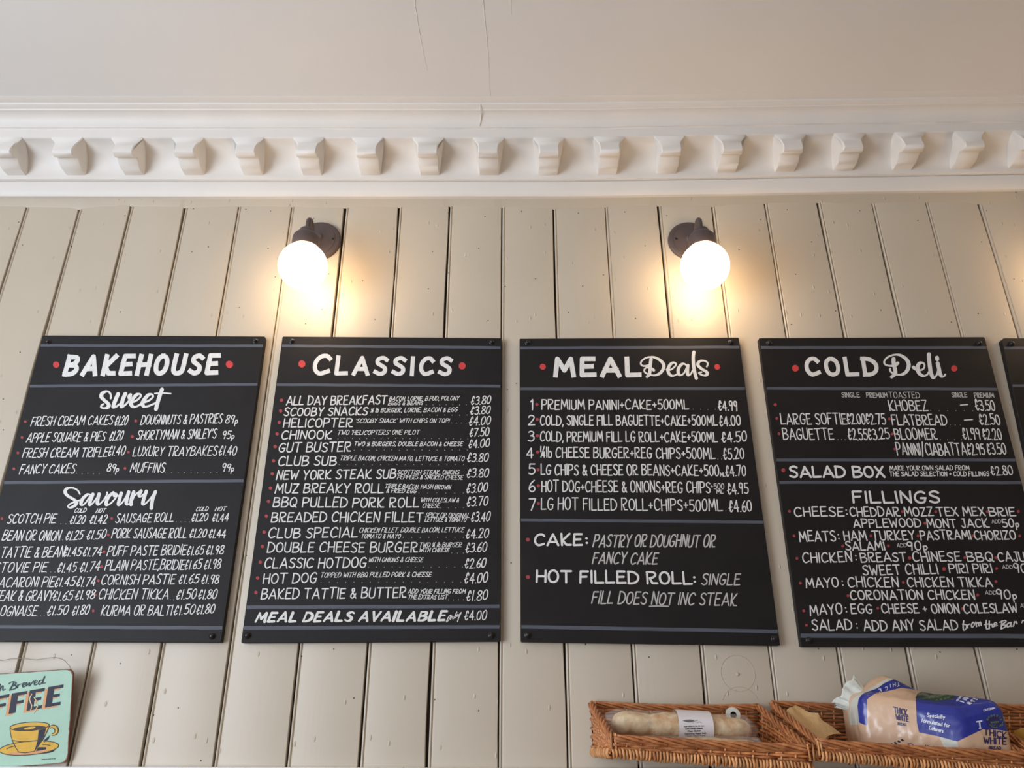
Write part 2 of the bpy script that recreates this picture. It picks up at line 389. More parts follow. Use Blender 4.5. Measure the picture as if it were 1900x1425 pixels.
class Ink:
    """collects brush strokes in picture-plane 2-D and lays them on a surface with a projector"""
    def __init__(s): s.v = []; s.f = []; s.d = []; s.n = 0
    def put(s, vs, layer):
        k = len(s.v); s.v += vs; s.d += [layer] * len(vs); s.f.append(tuple(range(k, k + len(vs))))
    def stroke(s, pts, w, butt=False, nib=None):
        s.n += 1; L = (s.n % 4) * 10.0
        pts = [Vector((p[0], p[1])) for p in pts]
        q = [pts[0]]
        for p in pts[1:]:
            if (p - q[-1]).length > 1e-4: q.append(p)
        pts = q; N = len(pts)
        if N < 2: s.disc(pts[0], w / 2, 8, layer=L); return
        if butt:                                  # square brush ends
            pts[0] = pts[0] + (pts[0] - pts[1]).normalized() * w * 0.5
            pts[-1] = pts[-1] + (pts[-1] - pts[-2]).normalized() * w * 0.5
        n = 12 if w > 3 else 8
        ws = [w * 0.5] * N
        if nib is not None:
            ws = []
            for i in range(N):
                t = pts[min(i + 1, N - 1)] - pts[max(i - 1, 0)]
                d = t.y / t.length if t.length > 1e-9 else 0
                ws.append(0.5 * (nib + (w - nib) * max(0, d) ** 0.8))
            for _ in range(3):
                ws = [(ws[max(i - 1, 0)] + ws[i] * 2 + ws[min(i + 1, N - 1)]) / 4 for i in range(N)]
        T = [(pts[i + 1] - pts[i]).normalized() for i in range(N - 1)]
        NR = [Vector((-t.y, t.x)) for t in T]
        prev = None
        for i in range(N - 1):                    # one ribbon; its depth rises along the stroke so crossings never coincide
            la, lb = L + 7.0 * i / N, L + 7.0 * (i + 1) / N
            if prev is None:
                k0 = len(s.v); s.v += [pts[i] + NR[i] * ws[i], pts[i] - NR[i] * ws[i]]; s.d += [la, la]; prev = (k0, k0 + 1)
            sharp = i + 1 < N - 1 and T[i].angle(T[i + 1]) > 0.6
            if i + 1 < N - 1 and not sharp:
                m = (NR[i] + NR[i + 1]).normalized(); m = m / max(0.7, m.dot(NR[i]))
            else: m = NR[i]
            k1 = len(s.v); s.v += [pts[i + 1] + m * ws[i + 1], pts[i + 1] - m * ws[i + 1]]; s.d += [lb, lb]
            s.f.append((prev[0], k1, k1 + 1, prev[1]))
            prev = (k1, k1 + 1)
            if sharp:
                s.disc(pts[i + 1], ws[i + 1], n, layer=lb + 0.9); prev = None
        if not butt:
            s.disc(pts[0], ws[0], n, layer=L + 0.9); s.disc(pts[-1], ws[-1], n, layer=L + 8.4)
    def disc(s, c, r, n=14, sq=1.0, layer=0):
        s.put([Vector((c[0] + math.cos(2 * math.pi * j / n) * r, c[1] + math.sin(2 * math.pi * j / n) * r * sq)) for j in range(n)], layer)
    def poly(s, pts, layer=0):
        s.put([Vector((p[0], p[1])) for p in pts], layer)
    def build(s, name, proj_fn, m, parent):
        vs = [proj_fn(p.x, p.y, d * 1.6e-5) for p, d in zip(s.v, s.d)]
        fs = []
        for f in s.f:                       # every face looks out of the surface, towards the room
            a, b, c = s.v[f[0]], s.v[f[1]], s.v[f[2]]
            cr = (b - a).cross(c - b)
            fs.append(f if cr < 0 else f[::-1])
        return mesh_obj(name, vs, fs, m, parent)

VP = (947.0, -2510.0)
def layout(ink, text, x0, y0, x1, y1, h, w, slant=0.0, jit=1.0, gap=2.0, butt=False, nib=None, up=None, rnd=None):
    rnd = rnd or R
    items = []; cur = 0.0
    for ch in text:
        if ch == ' ': cur += 3.7; continue
        gw, st = GL[ch]
        items.append((cur, gw, st)); cur += gw + gap
    tot = max(cur - gap, 0.5)
    ax = Vector((x1 - x0, y1 - y0)) / tot
    mid = ((x0 + x1) / 2, (y0 + y1) / 2)
    for gx, gw, st in items:
        o = Vector((x0, y0)) + ax * gx
        if up is None:
            u = Vector(((VP[0] - o.x) / (o.y - VP[1]) + slant, -1.0))
        else:
            u = Vector(up)
        sc = h / 10 * (1 + jit * rnd.uniform(-0.05, 0.05)); u = u * sc
        dy = jit * rnd.uniform(-0.03, 0.03) * h
        rot = jit * rnd.uniform(-0.035, 0.035)
        for sm, pts in st:
            q = [(a, b) for a, b in pts]
            if sm: q = catmull(q, 4 if h > 11 else 3)
            out = []
            for a, b in q:
                a2 = a + rot * (b - 5)
                p = o + ax * a2 + u * b
                out.append((p.x, p.y + dy))
            ink.stroke(out, w, butt, nib)

# ------------------------------------------------------------------ the room shell
XL, XR, YF, ZC = -2.8, 4.2, -5.0, CH + 1.646
def sag(x):      # the old ceiling rises a little on the right
    return max(0.0, min(x, 1.6) - 0.15) * 0.0195

wall = empty('wall_back', (0, 0, 0)); wall['kind'] = 'structure'
b = MB(); b.box((XL, 0.013, 0), (XR, 0.10, ZC + 0.05)); b.build('backing', M['dark'], wall)

seams_px = [49, 148, 243, 343.5, 443, 542, 642.5, 742, 835, 932, 1027.5, 1124, 1223, 1322, 1421, 1521, 1621, 1721, 1820]
seams = [W(x, 385).x for x in seams_px]
while seams[0] > XL + 0.02: seams.insert(0, seams[0] - 0.158)
while seams[-1] < XR - 0.02: seams.append(seams[-1] + 0.158)
ZTOP = CH + 1.46
for i in range(len(seams) - 1):
    xa, xb = max(seams[i], XL), min(seams[i + 1], XR)
    if xb - xa < 0.02: continue
    gap = R.choice([0.0028, 0.0038, 0.0046, 0.0054])
    tilt = R.uniform(-0.0009, 0.0009)
    rows = [0.0, 1.42] + [1.44 + k * 0.045 for k in range(37)]
    prof = [(0, 0.0125), (0.0003, 0.003), (0.0015, 0.0008), (0.0035, 0.0), (0.0055, 0.0008), (0.0068, 0.0028), (0.0082, 0.0008), (0.0100, 0.0)]
    vs = []; nP = len(prof) + 3
    ph = R.uniform(0, 100); lean = R.uniform(-0.0012, 0.0012)
    for k, z in enumerate(rows):
        ln = lean * (z - 2.2)
        g = gap * (1 + 0.75 * noise.noise((ph, z * 3.1, 0))) + 0.0005 * noise.noise((ph, z * 23, 5))
        ja = 0.0005 * noise.noise((ph + 9, z * 17, 2))
        for a, d in prof: vs.append((xa + ln + a + ja * (a < 0.003), d + tilt * a / 0.158, z))
        w = xb - xa + ln - max(g, 0.0006)
        vs += [(xa + w - 0.0012, tilt, z), (xa + w, 0.0012 + tilt, z), (xa + w, 0.0125, z)]
    fs = []
    for k in range(len(rows) - 1):
        for j in range(nP - 1):
            a = k * nP + j; fs.append((a, a + 1, a + 1 + nP, a + nP))
    o = mesh_obj('plank', vs, fs, M['paint'], wall); auto_smooth(o, 40)
# painted-over band where the gaps are filled below the cornice
vs = []; fs = []; n = 260
for k in range(n + 1):
    x = XL + (XR - XL) * k / n
    dn = min(abs(x - s_) for s_ in seams)
    lo = CH + 1.406 + sag(x) * 0.9 + 0.012 * noise.noise((x * 3.1, 0, 7)) + (0.010 if dn < 0.03 else 0) * noise.noise((x * 9, 2, 1))
    vs += [(x, 0.002, lo - 0.003), (x, -0.0007, lo), (x, -0.0007, CH + 1.50)]
    if k:
        a = (k - 1) * 3; fs += [(a, a + 3, a + 4, a + 1), (a + 1, a + 4, a + 5, a + 2)]
mesh_obj('filler_band', vs, fs, M['paint'], wall, True)
# two ring-shaped marks left in the paint
for cx, cy, r, a0, a1 in ((1369, 1249, 31, 0.0, 6.283), (1375, 1312, 34, 3.5, 5.9)):
    c = W(cx, cy); rr = r / 1500 * D
    b = MB(); pts = [(c.x + math.cos(a0 + (a1 - a0) * k / 48) * rr, -0.0002, c.z + math.sin(a0 + (a1 - a0) * k / 48) * rr * (1 if a0 == 0 else -1)) for k in range(49)]
    b.tube(pts, 0.0006, 6); b.build('paint_ring', M['paint'], wall, True)
c = W(1369, 1251); b = MB(); b.lathe([(0.0045, -0.001), (0.0035, 0.0012), (0.0012, 0.0022)], c, (0, -1, 0), 12); b.build('paint_blob', M['paint'], wall, True)

# cornice with a cove and corbel-like dentils
prof = [(0.0, 1.436), (0.011, 1.436), (0.014, 1.439), (0.0205, 1.452), (0.0225, 1.476), (0.0225, 1.4795), (0.0155, 1.4815), (0.0155, 1.483), (0.0225, 1.484), (0.0285, 1.486), (0.030, 1.494)]
for k in range(0, 11):
    t = math.pi / 2 * k / 10
    prof.append((0.030 + 0.078 * (1 - math.cos(t)), 1.497 + 0.071 * math.sin(t)))
prof += [(0.110, 1.5685), (0.1125, 1.571), (0.1135, 1.597), (0.116, 1.5995), (0.120, 1.600)]
for k in range(1, 8):
    t = math.pi / 2 * k / 7
    prof.append((0.120 + 0.032 * (1 - math.cos(t)), 1.600 + 0.032 * math.sin(t)))
prof += [(0.156, 1.632), (0.158, 1.6345), (0.166, 1.636), (0.172, 1.6385), (0.174, 1.643), (0.188, 1.6435), (0.195, 1.6455), (0.20, 1.66), (0.0, 1.66)]
cor = empty('trim_1', (0, 0, 0)); cor['kind'] = 'structure'
xs = [XL + (XR - XL) * k / 95 for k in range(96)]
vs = []; fs = []; nP = len(prof)
for x in xs:
    for p, z in prof:
        wob = 0.0009 * noise.noise((x * 5, z * 40, p * 40))
        vs.append((x, -p - (wob if 0 < p < 0.19 else 0), CH + z + sag(x) + wob * 0.5))
for i in range(len(xs) - 1):
    for j in range(nP - 1):
        a = i * nP + j; fs.append((a, a + nP, a + nP + 1, a + 1))
o = mesh_obj('cornice', vs, fs, M['plaster'], cor); auto_smooth(o, 38)
# dentil: side profile (p, z), stepped underside, flared at the top
dp = [(0.024, 1.4985), (0.040, 1.4985), (0.052, 1.4985), (0.063, 1.500), (0.073, 1.505), (0.082, 1.5115), (0.089, 1.5150), (0.0925, 1.5150), (0.097, 1.5085), (0.104, 1.5060), (0.112, 1.5070), (0.118, 1.5115), (0.1195, 1.519), (0.117, 1.532), (0.1125, 1.546), (0.1115, 1.556), (0.1135, 1.5690), (0.105, 1.573), (0.02, 1.573)]
hw = 0.0295
def dentil_mesh(seed):
    rn = random.Random(seed); vs = []; fs = []; n = len(dp)
    def width(p, z):
        t = max(0, (z - 1.540) / 0.029)
        return hw + 0.0165 * min(1, t) ** 1.6 if p > 0.09 else hw
    for sgn in (-1, 1):
        for ins in (0, 1):
            for p, z in dp:
                cx, cz = 0.07, 1.535
                q = 0.93 if ins else 1.0
                vs.append((sgn * (width(p, z) - (0.0028 if not ins else 0)), -(cx + (p - cx) * (q if ins else 1)), (cz + (z - cz) * (q if ins else 1))))
    L0, L1, R0, R1 = 0, n, 2 * n, 3 * n
    for j in range(n):
        k = (j + 1) % n
        fs.append((L0 + j, L0 + k, R0 + k, R0 + j))
        fs.append((L1 + j, L1 + k, L0 + k, L0 + j))
        fs.append((R0 + j, R0 + k, R1 + k, R1 + j))
    fs.append(tuple(L1 + j for j in range(n))); fs.append(tuple(R1 + j for j in range(n - 1, -1, -1)))
    me = bpy.data.meshes.new('dentil')
    me.from_pydata([(x + rn.uniform(-.0009, .0009), y + rn.uniform(-.0006, .0006), z + rn.uniform(-.0006, .0006)) for x, y, z in vs], [], fs)
    me.materials.append(M['plaster']); me.update()
    return me
dm = [dentil_mesh(s) for s in range(5)]
k = -18
while -0.068 + 0.1763 * k < XR - 0.1:
    x = -0.068 + 0.1763 * k; k += 1
    if x < XL + 0.08: continue
    o = bpy.data.objects.new('dentil', dm[k % 5]); COL.objects.link(o); o.parent = cor
    o.location = (x + R.uniform(-.002, .002), 0, CH + sag(x)); auto_smooth(o, 40)

# ceiling, with old plaster cracks
vs = []; fs = []
for i, x in enumerate(xs):
    vs += [(x, 0.05, ZC + sag(x)), (x, YF, ZC + sag(x))]
    if i: a = (i - 1) * 2; fs.append((a, a + 1, a + 3, a + 2))
ceil = mesh_obj('ceiling', vs, fs, M['ceil']); ceil['kind'] = 'structure'
def on_ceiling(x, y):
    d = ray(x, y); t = (ZC - CH) / d.z
    for _ in range(3): t = (ZC + sag(d.x * t) - CH) / d.z
    return Vector((d.x * t, d.y * t - D, CH + d.z * t))
for px in ([(769, -30), (770, 10), (776, 45), (781, 75), (785, 95), (790, 118), (794, 134)], [(893, -20), (897, 5), (900, 40), (904, 75), (906, 110), (908, 135), (908, 160), (911, 182)], [(946, -20), (948, 12), (949, 30)]):
    b = MB(); pts = []
    for i in range(len(px) - 1):
        for k in range(5):
            t = k / 5; q = on_ceiling(px[i][0] * (1 - t) + px[i + 1][0] * t + R.uniform(-.5, .5), px[i][1] * (1 - t) + px[i + 1][1] * t)
            pts.append(q)
    b.tube(pts, [0.0010 * (1 - 0.5 * i / len(pts)) for i in range(len(pts))], 5); b.build('plaster_crack', M['ceil'], ceil, True)
# a crack that runs down over the cornice
b = MB(); pts = []
for x, y, p in [(891, 193, .172), (891, 206, .158), (893, 213, .142), (892, 222, .13), (890, 238, .1165)]:
    pts.append(W(x + R.uniform(-1, 1), y, p))
b.tube(pts, 0.0012, 5); b.build('plaster_crack', M['plaster'], cor, True)

b = MB(); b.box((XL, YF, -0.1), (XR, 0.1, 0)); tag(b.build('floor', M['floor']), kind='structure')
def wall_with_window(name, axis, c, a0, a1, w0, w1, z0, z1, wn):
    b = MB(); t = 0.12
    H = ZC + 0.05
    def bx(p0, p1, q0, q1):
        if axis == 'x': b.box((c - t, p0, q0), (c, p1, q1))
        else: b.box((p0, c - t, q0), (p1, c, q1))
    bx(a0, w0, 0, H); bx(w1, a1, 0, H); bx(w0, w1, 0, z0); bx(w0, w1, z1, H)
    o = b.build(name, M['wall2']); o['kind'] = 'structure'
    ctr = (c - t / 2, (w0 + w1) / 2, z0) if axis == 'x' else ((w0 + w1) / 2, c - t / 2, z0)
    e = empty(wn, ctr); e['kind'] = 'structure'
    f = MB(); s = 0.05
    def fx(p0, p1, q0, q1, d0=-0.09, d1=-0.03):
        if axis == 'x': f.box((c + d0, p0, q0), (c + d1, p1, q1))
        else: f.box((p0, c + d0, q0), (p1, c + d1, q1))
    fx(w0, w1, z0, z0 + s); fx(w0, w1, z1 - s, z1); fx(w0, w0 + s, z0 + s, z1 - s); fx(w1 - s, w1, z0 + s, z1 - s)
    m_ = (w0 + w1) / 2; fx(m_ - s / 2, m_ + s / 2, z0 + s, z1 - s)
    f.build('window_frame', M['white'], e)
    for p0, p1 in ((w0 + s, m_ - s / 2), (m_ + s / 2, w1 - s)):
        f = MB(); fx(p0, p1, z0 + s, z1 - s, -0.065, -0.058); f.build('pane', M['glass'], e)
wall_with_window('wall_left', 'x', XL, YF, 0.1, -3.40, -1.30, 0.80, 2.80, 'window_1')
wall_with_window('wall_front', 'y', YF, XL, XR, -2.7, 0.2, 0.66, 2.74, 'window_2')
b = MB(); b.box((XR, YF, 0), (XR + 0.12, 0.1, ZC + 0.08)); tag(b.build('wall_right', M['wall2']), kind='structure')

# white ledge along the wall, just at the lower edge of the picture
b = MB(); z0 = CH - 0.0832
vs = []
for x in (XL, XR):
    dz = -0.0035 * (x + 1.0)
    vs += [(x, 0.012, z0 + dz), (x, -0.020, z0 + dz), (x, -0.024, z0 + dz - 0.004), (x, -0.024, z0 + dz - 0.03), (x, 0.012, z0 + dz - 0.03)]
b.add(vs, [(0, 1, 6, 5), (1, 2, 7, 6), (2, 3, 8, 7), (3, 4, 9, 8)])
o = b.build('trim_2', M['white']); o['kind'] = 'structure'

# ------------------------------------------------------------------ wall lamps
def make_lamp(x, label):
    root = empty('wall_lamp', (x, 0, CH + 1.282), label, 'lamp', 'globe wall lamps above the boards')
    z = lambda h: CH + h
    b = MB(); b.lathe([(0.064, 0.0), (0.064, 0.006), (0.061, 0.010), (0.0535, 0.013), (0.050, 0.0125), (0.049, 0.014), (0.030, 0.0165), (0.016, 0.020), (0.012, 0.026), (0.004, 0.027)], (x, -0.001, z(1.282)), (0, -1, 0), 48)
    o = b.build('back_plate', M['iron'], root); auto_smooth(o, 30)
    for s in (-1, 1):
        b = MB(); b.lathe([(0.0042, 0), (0.0042, 0.002), (0.0026, 0.0036), (0.0005, 0.004)], (x + s * 0.043, -0.0145, z(1.282)), (0, -1, 0), 12); o = b.build('screw', M['bolt'], root); auto_smooth(o, 40)
    pts = catmull([(x, -p, z(h)) for p, h in ((.010, 1.262), (.030, 1.254), (.055, 1.254), (.080, 1.268), (.097, 1.2785), (.111, 1.2785), (.1195, 1.268), (.121, 1.250), (.121, 1.232))], 6)
    b = MB(); b.tube(pts, 0.0072, 12); b.build('arm', M['iron'], root, True)
    c = (x, -0.121, z(1.123))
    b = MB(); b.lathe([(0.010, 0.118), (0.0175, 0.1165), (0.0205, 0.113), (0.0215, 0.104), (0.0225, 0.1025), (0.0245, 0.1015), (0.031, 0.0975), (0.0345, 0.0925), (0.0365, 0.086), (0.0370, 0.062), (0.0375, 0.0555), (0.0355, 0.0555), (0.035, 0.075), (0.01, 0.078)], c, (0, 0, 1), 40)
    o = b.build('cap', M['iron'], root); auto_smooth(o, 30)
    b = MB(); pr = []
    for k in range(1, 31):
        a = -math.pi / 2 + math.pi * 0.83 * k / 30
        pr.append((0.0645 * math.cos(a), 0.0645 * math.sin(a)))
    pr = [(0.0008, -0.0645)] + pr + [(0.031, 0.060), (0.030, 0.073)]
    b.lathe(pr, c, (0, 0, 1), 48); b.build('globe', M['globe'], root, True)
make_lamp(-0.560, 'dark iron wall lamp with lit white globe above the classics menu board')
make_lamp(0.5166, 'dark iron wall lamp with lit white globe above the meal deals menu board')
make_lamp(1.593, 'dark iron lamp with lit white globe above the board at the right edge')
make_lamp(2.670, 'added dark iron wall lamp with lit white globe, out of view far right')  # extra lamp out of view, added to warm the light on the right

# ------------------------------------------------------------------ menu boards
PB = 0.016
def rounded_quad(c, r=0.007, n=4):
    out = []; N = len(c)
    for i in range(N):
        p, a, b = c[i], c[i - 1], c[(i + 1) % N]
        d1 = (a - p).normalized(); d2 = (b - p).normalized()
        p0, p1 = p + d1 * r, p + d2 * r
        for k in range(n + 1):
            t = k / n; out.append(p0 * (1 - t) ** 2 + p * 2 * t * (1 - t) + p1 * t * t)
    return out
def make_board(corners, label, r=0.004):
    c3 = [W(x, y, PB) for x, y in corners]
    base = (c3[2] + c3[3]) / 2
    root = empty('menu_board', base, label, 'menu board', 'black menu boards on the planked wall')
    ring = rounded_quad(c3, r); n = len(ring)
    ctr = sum(ring, Vector()) / n
    vs = []
    for y, s in ((-0.001, 1.0), (-PB + 0.0012, 1.0), (-PB, 0.0)):
        for q in ring:
            d = (ctr - q).normalized() * (0.0012 if s == 0 else 0)
            vs.append((q.x + d.x, y, q.z + d.z))
    fs = [tuple(range(n)), tuple(2 * n + k for k in range(n - 1, -1, -1))]
    for lv in (0, 1):
        for k in range(n):
            a, b_ = lv * n + k, lv * n + (k + 1) % n
            fs.append((a, a + n, b_ + n, b_))
    mesh_obj('panel', vs, fs, M['board'], root)
    return root
def on_board(d=0.0004):
    return lambda x, y, e=0.0: W(x, y, PB + d + e)
PJ = on_board(); PJ_S = on_board(0.0002)

def edge_x(corners, y, side):
    (xa, ya), (xb, yb) = (corners[0], corners[3]) if side == 0 else (corners[1], corners[2])
    return xa + (xb - xa) * (y - ya) / (yb - ya)
def stripe(root, corners, ya, yb, th):
    k = Ink(); xa = edge_x(corners, ya, 0) + 1.4 + th / 2; xb = edge_x(corners, yb, 1) - 1.4 - th / 2
    n = 14; pts = []
    for i in range(n + 1):
        t = i / n; pts.append((xa + (xb - xa) * t, ya + (yb - ya) * t + R.uniform(-.25, .25)))
    k.stroke(pts, th, butt=True); k.build('stripe', PJ_S, M['stripe'], root)
def bolts(root, pts):
    for x, y in pts:
        c = W(x, y, PB)
        b = MB(); b.lathe([(0.0078, 0.0), (0.0078, 0.0012), (0.0066, 0.002), (0.0062, 0.0022), (0.0058, 0.0045), (0.0042, 0.0064), (0.0016, 0.0072)], c, (0, -1, 0), 20)
        o = b.build('bolt', M['bolt'], root); auto_smooth(o, 40)
def dots(root, pts, r=2.6):
    for q in pts:
        x, y = q[0], q[1]; rr = q[2] if len(q) > 2 else r
        k = Ink(); n = 14; poly = []
        ph = R.uniform(0, 9)
        for j in range(n):
            a = 2 * math.pi * j / n; w = rr * (1 + 0.10 * noise.noise((ph, math.cos(a), math.sin(a))))
            poly.append((x + math.cos(a) * w, y + math.sin(a) * w))
        k.poly(poly); k.build('bullet_dot', PJ, M['red' if rr > 5 else 'red_small'], root)
def write(root, rows, h, w, slant=0.04, m='chalk', **kw):
    for r in rows:
        t, x0, y0, x1, y1 = r[:5]
        hh = r[5] if len(r) > 5 else h
        k = Ink(); layout(k, t, x0, y0, x1, y1, hh, w, slant, **kw)
        k.build('lettering', PJ, M[m], root)
def leader(root, rows):
    for x0, x1, y, n in rows:
        k = Ink()
        for i in range(n):
            k.disc((x0 + (x1 - x0) * (i / (n - 1) if n > 1 else 0), y + R.uniform(-.4, .4)), 0.75, 6)
        k.build('dot_leader', PJ, M['chalk_thin'], root)
def script(root, org, sc, strokes, wmax, wmin, name='script_lettering', m='chalk_bold', fn=None):
    k = Ink()
    for st in strokes:
        pts = [(org[0] + a / sc, org[1] + c / sc) for a, c in st]
        k.stroke(catmull(pts, 8), wmax, nib=wmin)
    k.build(name, fn or PJ, M[m], root)

# --- Bakehouse
C1 = [(79, 622), (492, 624), (410, 1192), (-73, 1190)]
B1 = make_board(C1, 'black menu board headed BAKEHOUSE listing sweet and savoury bakes')
for ya, yb, th in ((641, 641.6, 5), (716.3, 713.2, 5), (895.5, 892, 5.5), (1162.6, 1165, 6)): stripe(B1, C1, ya, yb, th)
bolts(B1, [(89.5, 634.2), (473.7, 632.4), (393.6, 1180.3), (-58, 1178)])
dots(B1, [(104.2, 676.8, 6), (425.8, 676.3, 6.8), (46.8, 782.4), (252, 781), (40.8, 811.6), (245.3, 810, 3), (33.2, 840.3), (238.2, 839), (25.8, 870), (232, 869), (207.2, 962), (3.5, 962.4), (200.9, 992.5), (193, 1024), (188.8, 1051), (182.4, 1077.8), (177.2, 1103.8), (173, 1133.4)])
k = Ink(); layout(k, 'BAKEHOUSE', 120, 694.5, 400.5, 692, 32.5, 8.6, 0, jit=0.2, gap=4.3, butt=True); k.build('title_lettering', PJ, M['chalk_bold'], B1)
script(B1, (175, 710), 12.667, [[(385, 370), (390, 300), (350, 225), (280, 205), (190, 250), (165, 330), (220, 400), (310, 480), (340, 540), (300, 590), (220, 600), (160, 575), (170, 530), (215, 505)],
    [(560, 265), (500, 400), (450, 540), (460, 580), (520, 560), (600, 500)], [(730, 260), (670, 400), (640, 540), (660, 570), (740, 510), (820, 420), (855, 340), (862, 280), (825, 320), (830, 365)],
    [(920, 455), (1020, 400), (1090, 320), (1070, 270), (1000, 280), (920, 360), (860, 460), (880, 540), (950, 570), (1050, 530), (1110, 480)],
    [(1190, 460), (1300, 410), (1380, 330), (1350, 275), (1270, 290), (1180, 390), (1130, 490), (1170, 560), (1270, 550), (1370, 510), (1440, 480)], [(1590, 160), (1540, 300), (1490, 460), (1450, 620)]], 7.4, 3.6)
script(B1, (175, 710), 12.667, [[(1420, 255), (1600, 245), (1800, 260)]], 2.6, 2.6)
script(B1, (105, 895), 9.5, [[(410, 205), (370, 140), (290, 100), (190, 105), (150, 170), (200, 240), (300, 300), (350, 350), (320, 410), (240, 445), (200, 425), (240, 380), (330, 340), (430, 310)],
    [(590, 215), (540, 215), (460, 290), (430, 370), (460, 400), (520, 350), (580, 260), (640, 210)], [(640, 210), (600, 310), (580, 380), (600, 400), (660, 340), (740, 230)], [(750, 205), (725, 300), (720, 370), (750, 390), (830, 310), (885, 220), (890, 175)],
    [(1000, 180), (930, 240), (880, 330), (880, 400), (940, 380), (1030, 290), (1065, 220), (1040, 200), (1020, 240), (1100, 235)], [(1140, 190), (1110, 290), (1090, 380), (1110, 400), (1170, 340), (1230, 240), (1260, 170)], [(1270, 170), (1240, 290), (1230, 370), (1260, 390), (1320, 340)],
    [(1360, 170), (1320, 290), (1310, 390)], [(1320, 390), (1335, 320), (1380, 230), (1450, 170), (1490, 150), (1455, 220), (1480, 250), (1540, 205)], [(1580, 160), (1540, 280), (1520, 380), (1560, 380), (1640, 300), (1700, 220), (1750, 150)], [(1740, 170), (1690, 310), (1670, 455)]], 6.6, 3.0)
write(B1, [('FRESH CREAM CAKES', 56.6, 790.3, 207.9, 787.6), ('£1.20', 212, 789, 235, 788), ('DOUGNNUTS & PASTRIES', 260.5, 787.6, 411, 785), ('89p', 418, 785, 440, 786, 14),
    ('APPLE SQUARE & PIES', 48.7, 820.5, 193.4, 818.4), ('£1.20', 202, 818.4, 226.3, 815.8), ("SHORTYMAN & SMILEY'S", 253.2, 815.8, 400, 812.6), ('95p', 411.8, 813.2, 433.7, 814, 14),
    ('FRESH CREAM TRIFLE', 40.8, 849, 198, 847.4), ('£1.40', 199.5, 846.3, 230.3, 843.7), ('LUXURY TRAYBAKES', 246, 846.3, 401.3, 845), ('£1.40', 405.3, 845, 437.4, 844.2),
    ('FANCY CAKES', 35.5, 879, 137.4, 878), ('89p', 198, 874.5, 219, 875.5, 14), ('MUFFINS', 241.3, 875.8, 304, 876.3), ('99p', 411, 874.5, 433, 875, 14)], 17, 1.75, 0.05)
write(B1, [('COLD', 137.4, 951, 158.2, 950.4), ('HOT', 177.6, 951.5, 194, 950.5), ('COLD', 363.1, 948.7, 385, 947.7), ('HOT', 398.6, 948.2, 418, 947.4)], 7.5, 1.3, 0.25)
write(B1, [('SCOTCH PIE', 12.3, 971.2, 101.8, 970, 17), ('£1.20', 129, 972, 156.3, 971, 15), ('£1.42', 165.8, 972, 196.6, 971, 15), ('SAUSAGE ROLL', 213.9, 970, 321, 967.6, 16), ('£1.20', 354.8, 967.6, 384.2, 966.4, 14), ('£1.44', 393.2, 967.2, 422.8, 967.2, 14),
    ('BEAN OR ONION', 3.6, 1002, 110, 1002.7), ('£1.25', 120.8, 1002, 151.6, 1000.8, 16), ('£1.50', 159.9, 1001.5, 194.7, 998.4, 16), ('PORK SAUSAGE ROLL', 206.8, 998.4, 344.6, 998), ('£1.20', 351, 998, 381.8, 997, 15), ('£1.44', 386.5, 998, 417.3, 997.5, 15),
    ('TATTIE & BEAN', 0, 1034.6, 117, 1032.8, 19), ('£1.45', 116.5, 1032.8, 148.7, 1031.6, 16), ('£1.74', 152.8, 1032, 187, 1031, 16), ('PUFF PASTE BRIDIE', 198.5, 1031.6, 343.9, 1029.2), ('£1.65', 345.8, 1030.4, 376.6, 1028, 16), ('£1.98', 381.8, 1029.2, 413.3, 1027.3, 16),
    ('STOVIE PIE', -12, 1062, 85.3, 1061), ('£1.45', 105.4, 1062, 139.7, 1060.5, 17), ('£1.74', 146.8, 1062, 183.6, 1058, 17), ('PLAIN PASTE,BRIDIE', 194.2, 1058, 341, 1056.5), ('£1.65', 342, 1057, 372.3, 1054.8, 17), ('£1.98', 377.8, 1056.5, 407.9, 1054, 17),
    ('MACARONI PIE', -17, 1089.6, 99, 1088.4), ('£1.45', 100, 1089, 137.4, 1087, 17), ('£1.74', 141, 1088.4, 175.3, 1087, 17), ('CORNISH PASTIE', 187, 1085, 323.3, 1083.2), ('£1.65', 330.4, 1083.2, 367.6, 1081.3, 16), ('£1.98', 373, 1083, 404.3, 1082.5, 16),
    ('STEAK & GRAVY', -22, 1115, 96, 1114.5, 19), ('£1.65', 97, 1114, 132.6, 1113.3, 17), ('£1.98', 138.6, 1113.3, 174, 1110, 17), ('CHICKEN TIKKA', 182, 1111.6, 311.5, 1111), ('£1.50', 326.4, 1112, 362.4, 1110.2, 17), ('£1.80', 367, 1111.6, 400.8, 1110.2, 17),
    ('BOLOGNAISE', -33, 1143, 66.3, 1142.4), ('£1.50', 86.5, 1141.7, 124.3, 1140, 17), ('£1.80', 132.6, 1141.3, 163.4, 1139.4, 17), ('KURMA OR BALTI', 187, 1141.7, 317.4, 1141.7), ('£1.50', 321.6, 1141.3, 360, 1138.6, 17), ('£1.80', 363.6, 1140, 396.7, 1137, 17)], 18, 1.8, 0.06)
leader(B1, [(142, 184, 878.4, 5), (306.6, 402.6, 877, 9), (104, 122, 972, 3), (327, 352, 968.5, 4), (111, 116, 1002, 2), (86, 102, 1061.5, 3), (316, 322, 1113, 2), (69, 82, 1143, 3)])

